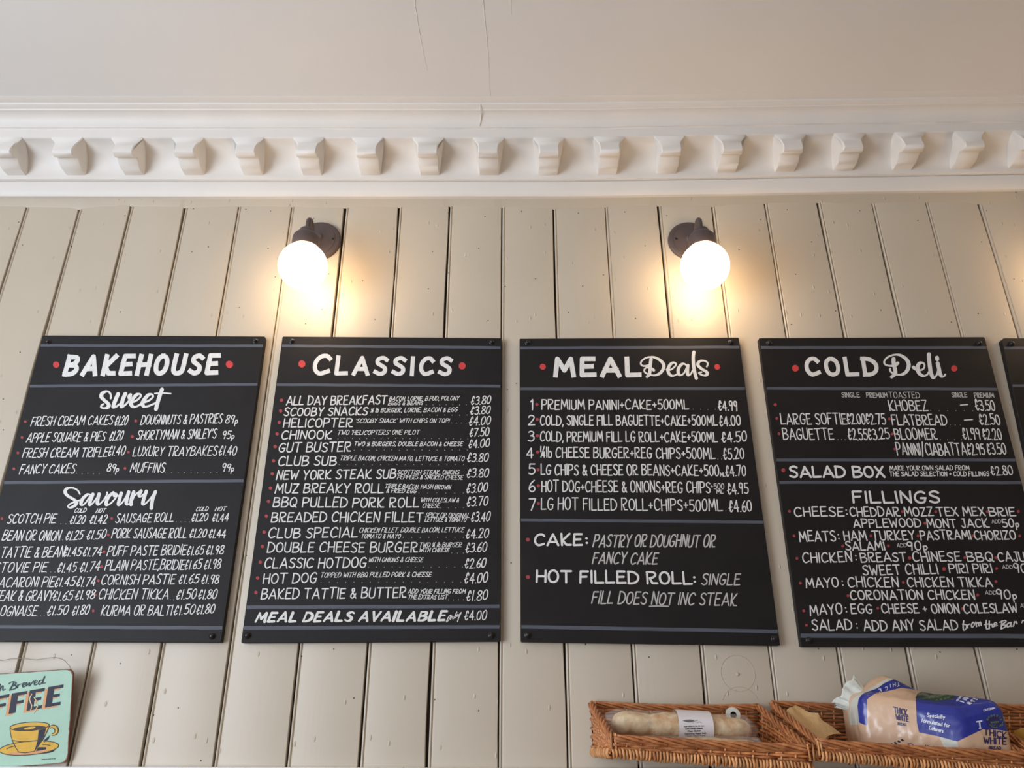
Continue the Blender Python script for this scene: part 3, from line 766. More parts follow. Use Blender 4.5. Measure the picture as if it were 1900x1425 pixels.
# --- Classics
C2 = [(524, 624), (930, 627), (928, 1190), (447, 1193)]
B2 = make_board(C2, 'black menu board headed CLASSICS with MEAL DEALS AVAILABLE along its foot')
for ya, yb, th in ((641.5, 645, 5), (713.4, 716.5, 5), (1126.7, 1125, 6.5), (1165, 1163, 6.5)): stripe(B2, C2, ya, yb, th)
bolts(B2, [(541.3, 633), (913, 635), (459.3, 1179), (912, 1179)])
dots(B2, [(560.2, 675.4, 6.6), (857.5, 679, 6.6), (522.2, 742.7), (520.7, 762.5), (518, 783.8), (514.2, 805), (510.6, 828.6), (507.4, 855), (505, 879.2), (501.7, 905.6), (498.2, 930.3), (494.2, 957.6), (490.2, 987.2), (487, 1014), (483, 1043), (478, 1072.5), (474.9, 1099.4)], 3.2)
k = Ink(); layout(k, 'C', 582, 693, 609, 693, 33, 7.8, 0, jit=0, butt=True); layout(k, 'LASSICS', 624, 693, 835, 694.5, 29.5, 7.6, 0, jit=0.15, gap=4.2, butt=True); k.build('title_lettering', PJ, M['chalk_bold'], B2)
write(B2, [('ALL DAY BREAKFAST', 531.2, 751.6, 717, 749.2, 15.5), ('SCOOBY SNACKS', 526.8, 771.7, 681.3, 769.8, 14.5), ('HELICOPTER', 525.8, 792.8, 653.4, 792, 15.5), ('CHINOOK', 522, 814.6, 614.7, 814, 15.5), ('GUT BUSTER', 517, 838.8, 650.3, 837, 16.5), ('CLUB SUB', 516, 864.2, 623.2, 863, 17),
    ('NEW YORK STEAK SUB', 513, 889.6, 734, 887.2, 16.5), ('MUZ BREAKY ROLL', 510.6, 914.7, 710.6, 914.2, 17), ('BBQ PULLED PORK ROLL', 506.6, 940.5, 776.9, 941, 17.5), ('BREADED CHICKEN FILLET', 503, 968.6, 784, 968.4, 17.5), ('CLUB SPECIAL', 497.7, 998.2, 662.8, 996.8, 18), ('DOUBLE CHEESE BURGER', 495.8, 1024.7, 774.2, 1024.2, 18),
    ('CLASSIC HOTDOG', 490.5, 1054.3, 678.4, 1052.4, 18), ('HOT DOG', 487.8, 1082.7, 586.3, 1081, 18), ('BAKED TATTIE & BUTTER', 484.3, 1111, 752.7, 1108.8, 18.5)], 16, 2.3, 0.03)
write(B2, [('£3.80', 873.3, 751.2, 909.6, 748.5, 14), ('£3.80', 872.5, 769.3, 908.8, 767, 14), ('£4.00', 870, 789.2, 909.3, 787.2, 15), ('£7.50', 870.8, 809.7, 906.4, 808.5, 15), ('£4.00', 868.9, 830.8, 907.6, 829, 15), ('£3.80', 866.5, 857.4, 905.2, 855.7, 16), ('£3.80', 865.7, 886, 905.7, 884.8, 16), ('£3.00', 865, 914.7, 903.8, 911.5, 16.5), ('£3.70', 865.5, 940, 904.4, 937, 16.5), ('£3.40', 873.5, 968.6, 908.4, 966, 17), ('£4.20', 864, 999.5, 905.7, 996.8, 17), ('£3.60', 863.6, 1025.5, 902.2, 1022.9, 17), ('£2.60', 862, 1054.3, 900.3, 1052.4, 17), ('£4.00', 861.4, 1082.7, 903.8, 1080, 18), ('£1.80', 865, 1115, 903.8, 1112.2, 18), ('£4.00', 861.4, 1150.9, 901.7, 1149.8, 17)], 15, 1.9, 0.12)
write(B2, [('BACON. LORNE, B.PUD, POLONY', 721.7, 743.6, 850.7, 742.7), ('EGGS & BEANS', 720, 751.6, 783.7, 751, 6.5), ('¼ lb BURGER, LORNE, BACON & EGG', 687.3, 765, 847.8, 764, 8), ("'SCOOBY SNACK' WITH CHIPS ON TOP!", 659.5, 784.3, 832.6, 784.3), ("TWO 'HELICOPTERS' ONE PILOT", 625.6, 806.6, 776.9, 806, 8), ('TWO ¼ BURGERS, DOUBLE BACON & CHEESE', 656.3, 827.4, 857.5, 827.4), ('TRIPLE BACON, CHICKEN MAYO, LETTUCE & TOMATO', 630.4, 854, 860.4, 855, 8), ('SCOTTISH STEAK, ONIONS', 737, 880, 851.2, 880), ('PEPPERS & SMOKED CHEESE', 737, 889, 858, 889.6),
    ('TRIPLE BACON. HASH BROWN', 713.8, 905.6, 835, 907.4, 7.5), ('& FRIED EGG', 716.5, 914.2, 771.5, 914.7), ('WITH COLESLAW &', 780.4, 931.6, 850.7, 931.6), ('CHEESE', 783.6, 941.8, 814.4, 941.8), ('SPICY OR ORIGINAL', 789, 959.3, 870.3, 960.3, 8), ('LETTUCE & TOMATO', 788.1, 967.8, 864, 968.4), ('CHICKEN FILLET, DOUBLE BACON, LETTUCE', 666, 988, 860, 987.2, 8.5), ('TOMATO & MAYO', 669.5, 998.7, 742, 998.7, 8), ('TWO ¼ lb BURGER', 777.7, 1014.8, 856, 1014.8, 8), ('WITH CHEESE', 777.7, 1024.2, 832.4, 1024.2), ('WITH ONIONS & CHEESE', 683.7, 1042.5, 784, 1042.5, 8), ('TOPPED WITH BBQ PULLED PORK & CHEESE', 594.3, 1071.2, 799.2, 1069.8, 8.5), ('ADD YOUR FILLING FROM', 756.7, 1101.2, 862.8, 1101.2, 8), ('THE EXTRAS LIST', 756.7, 1111.4, 829.2, 1111.4)], 7.5, 1.2, 0.26, m='chalk', gap=2.3)
leader(B2, [(791, 865, 751.2, 7), (687, 866.5, 770.3, 14), (838, 865, 785, 4), (627, 868, 814, 19), (657, 867, 835.2, 16), (629, 860, 862.3, 16), (777.4, 860, 914.7, 6), (818, 860, 942, 4), (748, 860, 997.5, 8), (838, 860, 1026, 3), (684, 858, 1052.4, 13), (595.7, 855, 1080.6, 18), (832, 860, 1113, 4)])
k = Ink(); layout(k, 'MEAL DEALS AVAILABLE', 474, 1153.5, 824.5, 1151, 16.5, 5.8, 0.28, jit=0.6, gap=3.0, nib=3.4); k.build('banner_lettering', PJ, M['chalk_bold'], B2)
script(B2, (820, 1125), 19, [[(270, 330), (210, 420), (160, 540), (195, 535), (290, 400), (330, 320), (300, 310)], [(290, 330), (320, 400), (300, 470), (350, 360), (390, 360), (380, 440), (450, 390), (525, 200)], [(525, 200), (440, 400), (490, 390)], [(560, 280), (510, 350), (560, 345), (680, 215), (600, 380), (550, 540)]], 1.9, 1.4, m='chalk')

# --- Meal deals
C3 = [(964, 628), (1371, 626), (1448, 1198), (966, 1191)]
B3 = make_board(C3, 'black menu board headed MEAL Deals with seven numbered offers')
for ya, yb, th in ((645.6, 643.9, 5), (721.3, 721, 5), (964.7, 969, 5.5), (1162.8, 1171.4, 6.5)): stripe(B3, C3, ya, yb, th)
bolts(B3, [(979, 635.8), (1356.5, 635.3), (979.5, 1178.4), (1436.4, 1185.6)])
dots(B3, [(1007.2, 680.5, 5.6), (1330.7, 680.7, 5.4), (996.2, 750.5), (996.7, 778.2), (997, 808.4), (997.4, 839), (998.4, 871.6), (999, 901.5), (999, 934.2), (979.5, 1001.2, 3.6), (979.5, 1070.7, 3.8)], 3)
k = Ink(); layout(k, 'MEAL', 1031, 696, 1186, 696, 30, 8.8, 0, jit=0.1, gap=3.6, butt=True); k.build('title_lettering', PJ, M['chalk_bold'], B3)
script(B3, (1180, 640), 12.667, [[(300, 480), (180, 495), (115, 450), (140, 370), (250, 300), (400, 285), (540, 340), (640, 440), (650, 540), (580, 650), (470, 710), (340, 705), (220, 650), (195, 590), (240, 535), (330, 540), (420, 595)], [(355, 335), (340, 450), (330, 600), (310, 700), (260, 745)],
    [(725, 580), (820, 580), (920, 500), (940, 440), (880, 415), (800, 470), (755, 570), (770, 660), (830, 720), (900, 720), (980, 680)], [(1180, 470), (1110, 440), (1030, 500), (990, 600), (1010, 690), (1060, 710), (1130, 660), (1180, 560), (1215, 480)], [(1220, 480), (1210, 580), (1215, 680), (1240, 715), (1290, 680), (1330, 600)],
    [(1360, 170), (1345, 300), (1355, 480), (1380, 640), (1420, 785)], [(1665, 510), (1690, 440), (1640, 385), (1550, 370), (1470, 410), (1460, 480), (1540, 560), (1640, 620), (1680, 670), (1640, 715), (1560, 710), (1480, 660), (1540, 640)]], 6.2, 3.2)
write(B3, [('¹', 984.6, 760.3, 989, 760.3, 19), ('2', 980, 788.8, 991.7, 788.8, 18), ('3', 980, 818.3, 990.5, 818.3), ('4', 977.5, 849.5, 989.3, 849.5), ('5', 981, 879.7, 992.2, 879.7), ('6', 981.4, 912, 991.8, 912, 20), ('7', 982, 946.5, 993.7, 946.5, 22)], 19, 2.3, 0.02)
write(B3, [('PREMIUM PANINI+CAKE+500ML', 1005.3, 759.8, 1277.9, 759.3, 17.5), ('£4.99', 1333.9, 761, 1368.7, 762, 17), ('COLD, SINGLE FILL BAGUETTE+CAKE+500ML', 1002.8, 788.8, 1331.4, 789.3, 18), ('£4.00', 1335.6, 790.5, 1374.4, 788.8, 18), ('COLD, PREMIUM FILL LG ROLL+CAKE+500ML', 1002.8, 818.8, 1331.4, 820, 18), ('£4.50', 1340, 821.2, 1386, 818.3, 18), ('¼lb CHEESE BURGER+REG CHIPS+500ML', 1002.8, 848.7, 1327, 851.2), ('£5.20', 1343, 852.7, 1381, 850.7),
    ('LG CHIPS & CHEESE OR BEANS+CAKE+500', 1004, 880.7, 1334.4, 882.6), ('£4.70', 1347.4, 883.8, 1384.7, 882), ('HOT DOG+CHEESE & ONIONS+REG CHIPS', 1005.3, 912, 1318.4, 914, 20), ('£4.95', 1350.8, 917, 1388.9, 915.3, 19.5), ('LG HOT FILLED ROLL+CHIPS+500ML', 1004.5, 945.2, 1340.5, 948.4, 21), ('£4.60', 1354, 949.4, 1395, 948.4, 20)], 19, 2.2, 0.01)
write(B3, [('ML', 1336.8, 883.8, 1345.9, 883.8, 7), ('+500', 1319.5, 907.2, 1343.7, 907.2, 10), ('ML', 1330.2, 915.3, 1342.2, 915.3, 7)], 7, 1.3, 0)
leader(B3, [(1286.5, 1327, 759.3, 4), (1332, 1339, 852, 2), (1347, 1348, 948, 1)])
write(B3, [('CAKE', 992.5, 1012, 1080, 1011.5, 20.5), (':', 1088, 1011, 1090, 1011, 17), ('HOT FILLED ROLL', 996, 1080, 1283.5, 1083.5, 21.5), (':', 1288.5, 1083, 1290.5, 1083, 17)], 21, 4.0, 0, m='chalk_bold', jit=0.6, gap=2.0)
write(B3, [('PASTRY OR DOUGHNUT OR', 1100.3, 1014.4, 1326, 1014.6, 22), ('FANCY CAKE', 1099, 1046, 1219, 1046.8, 21), ('SINGLE', 1301.6, 1085, 1372, 1085, 20), ('FILL DOES NOT INC STEAK', 1097.6, 1119.3, 1366, 1123.9, 22)], 22, 2.5, 0.24, m='chalk_thin')
k = Ink(); k.stroke([(1205, 1124.9), (1220, 1124.4), (1240, 1124.9)], 2.2); k.build('underline', PJ, M['chalk_thin'], B3)

# --- Cold deli
C4 = [(1408, 627), (1827, 625), (1974, 1200), (1487, 1200)]
B4 = make_board(C4, 'black menu board headed COLD Deli with salad box and fillings list')
for ya, yb, th in ((644.7, 645, 5), (720.5, 721.8, 5), (853.4, 853.4, 5.5), (895, 895.5, 5.5), (1179.4, 1180.5, 8)): stripe(B4, C4, ya, yb, th)
bolts(B4, [(1427, 637), (1816.6, 637), (1501, 1188), (1962, 1188)])
dots(B4, [(1475.8, 683.2, 6.2), (1770.5, 683.7, 5.8), (1438.4, 750.8, 3), (1441.3, 776.3), (1650.5, 777), (1445.5, 804.7), (1655.8, 805.3), (1660, 833.2, 2.2), (1453.4, 872.4, 3.8), (1464.6, 948.6), (1674.4, 949.4), (1736.2, 949.4), (1832, 949.4), (1889.6, 948.9), (1716.2, 971), (1473.3, 994.4), (1616, 994.4), (1703.3, 994.4), (1804.8, 994.4), (1892, 994.4), (1563.6, 1013), (1648.2, 1013), (1478.7, 1036), (1687.8, 1035.2, 3.2), (1790, 1034.7), (1847.6, 1034.7), (1751.6, 1055.7, 3.6), (1849.3, 1055), (1485.2, 1082), (1676, 1080.5), (1848, 1079), (1573.5, 1105.2), (1813.9, 1104), (1491.3, 1133.2), (1628.6, 1128.7), (1785.5, 1129.2), (1496.3, 1160)], 2.7)
k = Ink(); layout(k, 'COLD', 1498.5, 695, 1629, 695, 29.5, 7.6, 0, jit=0.3, gap=4.0, butt=True); k.build('title_lettering', PJ, M['chalk_bold'], B4)
script(B4, (1630, 640), 12.667, [[(450, 430), (380, 480), (260, 490), (160, 460), (135, 390), (200, 300), (330, 240), (470, 230), (600, 290), (690, 390), (710, 500), (660, 620), (560, 690), (440, 695), (330, 660), (270, 600), (275, 555)], [(355, 330), (360, 450), (390, 580), (390, 680), (310, 750)],
    [(820, 525), (900, 580), (1000, 590), (1070, 540), (1075, 450), (1010, 415), (940, 460), (920, 560), (960, 670), (1060, 730), (1150, 690), (1200, 600)], [(1185, 220), (1190, 350), (1210, 520), (1230, 650), (1270, 750), (1310, 775), (1370, 700), (1400, 600)], [(1390, 430), (1420, 550), (1445, 670), (1490, 740), (1540, 735), (1570, 695)], [(1375, 300), (1380, 335)]], 7.4, 3.4)
write(B4, [('SINGLE', 1562.4, 737, 1595.3, 737), ('PREMIUM', 1608.4, 737.6, 1647, 737.6), ('TOASTED', 1650.5, 738.4, 1707, 738.4, 11), ('SINGLE', 1767, 737, 1794.7, 737), ('PREMIUM', 1808.7, 737.6, 1844.7, 737.6)], 8.5, 1.4, 0.05, m='chalk_thin')
write(B4, [('KHOBEZ', 1651.3, 762, 1722.4, 762), ('-', 1783, 755, 1796.8, 754, 7), ('£3.50', 1811.8, 761.3, 1847.4, 761.8), ('LARGE SOFTIE', 1450, 786.8, 1572, 787.6, 20), ('£2.00', 1573, 786.8, 1606.6, 786.8), ('£2.75', 1607.9, 786.8, 1644.2, 786.8), ('FLATBREAD', 1656.6, 788.4, 1758.4, 788.4), ('-', 1790.3, 783, 1805.3, 782, 7), ('£2.50', 1819.2, 787.6, 1857, 787.6),
    ('BAGUETTE', 1454, 815.3, 1547.4, 815.3, 20), ('£2.55', 1575, 815.8, 1610.5, 815.8, 20), ('£3.25', 1611.8, 815.8, 1651.3, 814, 20), ('BLOOMER', 1661.8, 815.8, 1739.5, 814.7, 20), ('£1.99', 1788.2, 815.3, 1820.3, 815.3, 20), ('£2.20', 1825.5, 815.3, 1860, 815.3), ('PANINI/CIABATTA', 1665.8, 844.2, 1795, 844.7, 22), ('£2.95', 1797, 843.7, 1828.4, 843.7, 20), ('£3.50', 1833.7, 843, 1868.4, 843, 20), ('£2.80', 1840, 881.6, 1880.3, 881, 16)], 19, 2.1, 0)
leader(B4, [(1727, 1805, 762, 6), (1763, 1782, 788.5, 3), (1555, 1568, 815.5, 3), (1745, 1784, 815.5, 4)])
write(B4, [('SALAD BOX', 1466.5, 885, 1641.5, 885, 19.5), ('FILLINGS', 1584, 932.5, 1744.5, 932.5, 20.5)], 20, 3.9, 0, m='chalk_bold', jit=0.5, gap=2.0)
write(B4, [('MAKE YOUR OWN SALAD FROM', 1651.3, 872.6, 1798.7, 871.8), ('THE SALAD SELECTION + COLD FILLINGS', 1651.3, 883.2, 1835.5, 883.2)], 8, 1.5, 0.12, m='chalk')
write(B4, [('ADD', 1840.6, 971, 1857.5, 971), ('ADD', 1664.5, 1015, 1682.3, 1015), ('ADD', 1860.4, 1055.2, 1879, 1055.2), ('ADD', 1828.3, 1103, 1848.8, 1103), ('ADD', 1893.8, 1127, 1913, 1127)], 6.8, 1.2, 0.1, m='chalk_thin')
write(B4, [('CHEESE', 1475, 958, 1566.5, 957.5, 16.5), (':', 1571.5, 957, 1573, 957, 15), ('CHEDDAR', 1578.4, 958, 1670, 957.3, 16.5), ('MOZZ', 1679.3, 957.3, 1732.3, 956.8, 16), ('TEX MEX', 1740.4, 957.3, 1828.3, 956.8, 15.5), ('BRIE', 1837, 957.3, 1885.2, 956.8, 15.5), ('APPLEWOOD', 1584.6, 978.6, 1709.5, 977.8, 15.5), ('MONT JACK', 1721.4, 979, 1835.7, 978.3, 16), ('50p', 1861.6, 977.8, 1891.4, 977.8, 15),
    ('MEATS', 1484.4, 1004.3, 1551.2, 1003.8, 18.5), (':', 1556.5, 1003, 1558, 1003, 15), ('HAM', 1567.3, 1002.5, 1608.6, 1002.5), ('TURKEY', 1620, 1002.5, 1698.4, 1000.8), ('PASTRAMI', 1709.5, 1001.3, 1802.3, 1000.8, 16.5), ('CHORIZO', 1809.7, 1001.3, 1885.6, 1000.8, 16), ('SALAMI', 1570.3, 1021, 1642.2, 1020.6, 15.5), ('90p', 1684.8, 1021, 1721, 1021, 16),
    ('CHICKEN', 1490.6, 1043.9, 1581.4, 1042, 18), (':', 1589, 1042, 1590.5, 1042, 15), ('BREAST', 1598.2, 1042.9, 1682.8, 1041, 16.5), ('CHINESE', 1695.2, 1042, 1783.7, 1041), ('BBQ', 1796, 1041.4, 1844.3, 1041.4, 16.5), ('CAJUN', 1853.5, 1041.4, 1916, 1041.4, 17), ('SWEET CHILLI', 1602.4, 1066.9, 1741.2, 1064.4, 18), ('PIRI PIRI', 1762.7, 1063.2, 1841.9, 1062.7, 16.5), ('90p', 1883.4, 1062.7, 1917, 1062.7, 16),
    ('MAYO', 1496.8, 1090.4, 1556.2, 1089, 18), (':', 1564, 1089, 1565.5, 1089, 15), ('CHICKEN', 1574.7, 1089, 1668, 1089, 18), ('CHICKEN TIKKA', 1685.3, 1089, 1841.9, 1088.4), ('CORONATION CHICKEN', 1579.2, 1112.6, 1809.7, 1111.9), ('90p', 1851.3, 1111.4, 1887, 1111.4, 17), ('MAYO', 1504.2, 1141.8, 1563.6, 1138.6, 19), (':', 1570.2, 1139, 1572, 1139, 16), ('EGG', 1580.4, 1138, 1619.2, 1137.4), ('CHEESE + ONION', 1637.3, 1137.4, 1780.8, 1137.4), ('COLESLAW', 1790, 1138, 1888.9, 1136),
    ('SALAD', 1508, 1169.5, 1581.4, 1168.3, 18.5), (':', 1590.5, 1168, 1592.2, 1168, 16), ('ADD ANY SALAD', 1604, 1170, 1778.3, 1168.3, 18.5)], 17, 2.4, 0, m='chalk')
script(B4, (1770, 1140), 14.615, [[(265, 175), (250, 280), (255, 400), (290, 425), (330, 380), (340, 310)], [(230, 265), (280, 270), (320, 285)], [(345, 280), (380, 370), (360, 310), (430, 260)], [(520, 215), (480, 270), (485, 340), (520, 340), (560, 260), (530, 215)], [(590, 210), (612, 330)], [(612, 260), (650, 215), (680, 310)], [(680, 245), (715, 205), (738, 295)],
    [(880, 165), (870, 300), (890, 395), (935, 385)], [(820, 280), (890, 268), (960, 255)], [(960, 185), (958, 290), (960, 385)], [(965, 300), (1020, 260), (1050, 340), (1095, 325)], [(1110, 285), (1165, 255), (1130, 220), (1090, 260), (1105, 315), (1180, 300)], [(1300, 180), (1290, 300), (1280, 390)], [(1240, 215), (1370, 165), (1410, 200), (1300, 280), (1390, 290), (1390, 340), (1280, 395)], [(1530, 220), (1450, 260), (1440, 330), (1480, 340), (1540, 270), (1550, 220)], [(1550, 220), (1540, 320), (1580, 320)], [(1640, 200), (1612, 320)], [(1620, 260), (1680, 195), (1710, 250)], [(1840, 230), (1870, 165), (1920, 180), (1960, 160)]], 2.7, 1.9, m='chalk')

# --- fifth board at the right edge of the picture
C5 = [(1858, 627), (2270, 628), (2462, 1202), (1984, 1201)]
B5 = make_board(C5, 'black board cut off by the right edge of the picture, only stripes showing', 0.012)
for ya, yb, th in ((645.5, 646, 5), (715.5, 716.5, 4.5), (1180, 1181, 7)): stripe(B5, C5, ya, yb, th)
bolts(B5, [(1877, 638), (2255, 638), (1994, 1188), (2438, 1189)])
#PART2
# ------------------------------------------------------------------ tin coffee sign hung from a wire, top leaning out from the wall
s_br = W(125, 1416, 0.010); s_tr = W(136, 1241, 0.046)
s_up = (s_tr - s_br); SH = s_up.length; s_up.normalize()
_a = math.radians(2.2)
s_left = Vector((-math.cos(_a), 0, -math.sin(_a)))
s_left = (s_left - s_up * s_left.dot(s_up)).normalized()
s_n = s_left.cross(s_up); s_n = s_n if s_n.y < 0 else -s_n
SW = 0.275
sign = empty('coffee_sign', s_br + s_left * SW / 2, 'mint green tin coffee sign with a yellow cup and rusty rounded corners', 'sign')
def on_sign(x, y, e=0.0):
    d = ray(x, y); o = Vector((0, -D, CH))
    t = (s_br + s_n * 0.0004 - o).dot(s_n) / d.dot(s_n)
    return o + d * t + s_n * e
rings = [0.0, 0.0010, 0.0022, 0.0036, 0.0052, 0.0072, 0.0100, 0.0150]
def rr_ring(d, r=0.014, n=10, m=24):
    out = []; x0, x1, y0, y1 = d, SW - d, d, SH - d; q = max(r - d, 0.002)
    cs = [((x1 - q, y1 - q), 0), ((x0 + q, y1 - q), 90), ((x0 + q, y0 + q), 180), ((x1 - q, y0 + q), 270)]
    for i, ((cx, cy), a0) in enumerate(cs):
        arc = [(cx + q * math.cos(math.radians(a0 + 90 * k / n)), cy + q * math.sin(math.radians(a0 + 90 * k / n))) for k in range(n + 1)]
        out += arc
        (nx, ny), na = cs[(i + 1) % 4]
        s0 = arc[-1]; s1 = (nx + q * math.cos(math.radians(na)), ny + q * math.sin(math.radians(na)))
        out += [(s0[0] + (s1[0] - s0[0]) * k / m, s0[1] + (s1[1] - s0[1]) * k / m) for k in range(1, m)]
    return out
vs = []; rim = []; fs = []
n = len(rr_ring(0))
for d in rings:
    for u, v in rr_ring(d):
        vs.append(s_br + s_left * u + s_up * v)
        cd = min(math.hypot(u - a, v - c_) for a in (0, SW) for c_ in (0, SH))
        rim.append(0.95 - d / 0.0030 + max(0, 1.0 - cd / 0.017) * 1.1 + 0.5 * noise.noise((u * 150, v * 150, 3)))
for i in range(len(rings) - 1):
    for k in range(n):
        a, b_ = i * n + k, i * n + (k + 1) % n
        fs.append((a, b_, b_ + n, a + n))
fs.append(tuple((len(rings) - 1) * n + k for k in range(n)))
nb = len(vs)
for u, v in rr_ring(0): vs.append(s_br + s_left * u + s_up * v - s_n * 0.006); rim.append(1.5)
for k in range(n): fs.append((k, nb + k, nb + (k + 1) % n, (k + 1) % n))
fs.append(tuple(nb + k for k in range(n - 1, -1, -1)))
M['mint'] = attr_material('mint_tin_print', [('rim', srgb(128, 74, 54), 0.25, 0.75)], srgb(172, 208, 186), 0.5, bump=0.06, bump_scale=120, noise_amt=0.06)
o = mesh_obj('plate', vs, fs, M['mint'], sign)
at = o.data.attributes.new('rim', 'FLOAT', 'POINT'); at.data.foreach_set('value', rim)
def z3(a, c_): return (a / 6.332, 1200 + c_ / 6.332)
def z8(a, c_): return (a / 13.571, 1235 + c_ / 13.571)
def print_poly(name, polys, m, layer, fz=z3):
    k = Ink()
    for p in polys: k.poly([fz(*q) for q in p], layer)
    k.build(name, on_sign, M[m], sign)
def block(TL, TRt, BL, ch):
    TL, TRt, BL = Vector(TL), Vector(TRt), Vector(BL); u = TRt - TL; v = TL - BL
    P = lambda a, c_: tuple(BL + u * a + v * c_)
    q = lambda a0, a1, c0, c1: [P(a0, c0), P(a1, c0), P(a1, c1), P(a0, c1)]
    if ch == 'E': return [q(0, .43, 0, 1), q(.43, 1, .84, 1), q(.43, .86, .43, .58), q(.43, 1, 0, .16)]
    if ch == 'F': return [q(0, .43, 0, 1), q(.43, 1, .84, 1), q(.43, .86, .43, .58)]
    if ch == 'O': return [q(0, .36, 0, 1), q(.64, 1, 0, 1), q(.36, .64, .84, 1), q(.36, .64, 0, .16)]
    return [q(0, .40, 0, 1), q(.40, 1, .84, 1), q(.40, 1, 0, .16)]
big = [('E', (1215, 540), (1600, 472), (1130, 1058)), ('E', (750, 625), (1130, 558), (665, 1142)), ('F', (300, 702), (690, 634), (215, 1218)), ('F', (-150, 782), (240, 714), (-235, 1298)), ('O', (-610, 862), (-210, 792), (-695, 1378)), ('C', (-1070, 942), (-680, 874), (-1155, 1458))]
for ch, a, c_, d in big:
    sh = lambda p: (p[0] - 78, p[1] + 48)
    print_poly('printed_shadow', block(sh(a), sh(c_), sh(d), ch), 'orange', 1, z8)
    print_poly('printed_letter', block(a, c_, d, ch), 'navy', 5, z8)
k = Ink()
for st in ([(800, 715), (750, 830), (770, 930), (800, 1010), (775, 1120)], [(860, 800), (905, 870), (890, 950), (950, 1010), (900, 1110), (850, 1190)]):
    k.stroke(catmull([z8(*q) for q in st], 6), 1.8)
for i in range(len(k.d)): k.d[i] += 8
k.build('printed_steam', on_sign, M['cream'], sign)
k = Ink()
for st in ([(0, 470), (-20, 600), (0, 630), (30, 540), (70, 510), (70, 620), (130, 590)], [(345, 425), (300, 520), (245, 615)], [(220, 460), (290, 410), (385, 415), (390, 470), (300, 510), (400, 505), (390, 570), (245, 615)],
           [(445, 490), (440, 555)], [(440, 550), (470, 490), (530, 460)], [(570, 500), (640, 460), (610, 430), (565, 480), (580, 540), (650, 505)], [(670, 430), (665, 510), (740, 430), (735, 510), (800, 440), (840, 385)], [(860, 455), (935, 400), (900, 370), (860, 430), (880, 490), (960, 455)],
           [(1060, 370), (1000, 380), (970, 450), (1010, 475), (1070, 400)], [(1125, 275), (1070, 420), (1095, 445), (1140, 430)],
           [(-130, 530), (-200, 570), (-190, 640), (-60, 600)], [(-270, 590), (-330, 640), (-290, 690)], [(-520, 560), (-560, 640), (-600, 740)], [(-560, 640), (-450, 610)]):
    k.stroke(catmull([z8(*q) for q in st], 5), 2.6, nib=1.5)
for i in range(len(k.d)): k.d[i] += 3
k.build('printed_script', on_sign, M['script_ink'], sign)
def ell(cx, cy, rx, ry, rot=0, n=40, a0=0, a1=360):
    out = []
    for i in range(n + 1):
        a = math.radians(a0 + (a1 - a0) * i / n); x, y = rx * math.cos(a), ry * math.sin(a); r_ = math.radians(rot)
        out.append((cx + x * math.cos(r_) - y * math.sin(r_), cy + x * math.sin(r_) + y * math.cos(r_)))
    return out
def closed(p): return p[:-1] if p[0] == p[-1] else p
print_poly('printed_saucer_shadow', [closed(ell(530, 1228, 112, 26, -6))], 'navy', 1)
print_poly('printed_saucer', [closed(ell(340, 1190, 348, 78, -5))[:-1]], 'mustard', 3)
print_poly('printed_saucer_rim', [ell(330, 1222, 250, 48, -4, 30, 5, 175)], 'orange', 5)
body = [(118, 965), (128, 1040), (150, 1110), (182, 1180), (220, 1238), (300, 1246), (405, 1228), (455, 1160), (510, 1080), (545, 1010), (580, 935)]
print_poly('printed_cup', [body + ell(347, 945, 232, 52, -4, 20, 0, -180)[1:-1]], 'mustard', 8)
print_poly('printed_shade', [[(455, 980), (545, 955), (520, 1050), (470, 1140), (405, 1222), (440, 1110)], [(520, 1095), (585, 1040), (570, 1085), (515, 1130)], [(450, 1180), (545, 1180), (545, 1205), (420, 1228)]], 'navy', 10)
print_poly('printed_coffee', [closed(ell(345, 958, 195, 28, -4))], 'cup_line', 11)
print_poly('printed_glint', [closed(ell(350, 955, 70, 14, -8))], 'mustard', 12)
k = Ink()
for st in (ell(347, 935, 230, 50, -4), body, ell(340, 1190, 350, 80, -5), ell(625, 980, 62, 60, -30, 30, -115, 130), ell(612, 985, 32, 36, -30, 24, -100, 120), [(140, 1100), (250, 1115), (350, 1112), (440, 1100)], [(80, 1200), (120, 1180), (180, 1165)], [(500, 1150), (540, 1150), (590, 1160)]):
    k.stroke([z3(*q) for q in st], 1.5)
for i in range(len(k.d)): k.d[i] = k.d[i] % 4 + 13
k.build('printed_outline', on_sign, M['cup_line'], sign)
k = Ink(); k.stroke([z3(*q) for q in ell(618, 982, 47, 48, -30, 30, -110, 125)], 4.2)
for i in range(len(k.d)): k.d[i] = k.d[i] % 4 + 7
k.build('printed_handle', on_sign, M['mustard'], sign)
k = Ink(); layout(k, 'hang up and on by', 77.5, 1409.5, 103, 1408, 1.6, 0.5, up=(0, -1), jit=0); k.build('printed_small_line', on_sign, M['script_ink'], sign)
b = MB(); pts = [W(*z3(a, c_), p) for a, c_, p in ((832, 262, .05), (815, 225, .046), (790, 195, .042), (740, 150, .03), (640, 126, .018), (520, 140, .012), (400, 153, .008), (300, 140, .006), (150, 140, .006), (0, 160, .01), (-250, 130, .006), (-500, 150, .01), (-800, 230, .03), (-850, 330, .044))]
b.tube(catmull([tuple(p) for p in pts], 5), 0.0006, 6); b.build('hanging_wire', M['wire'], sign, True)

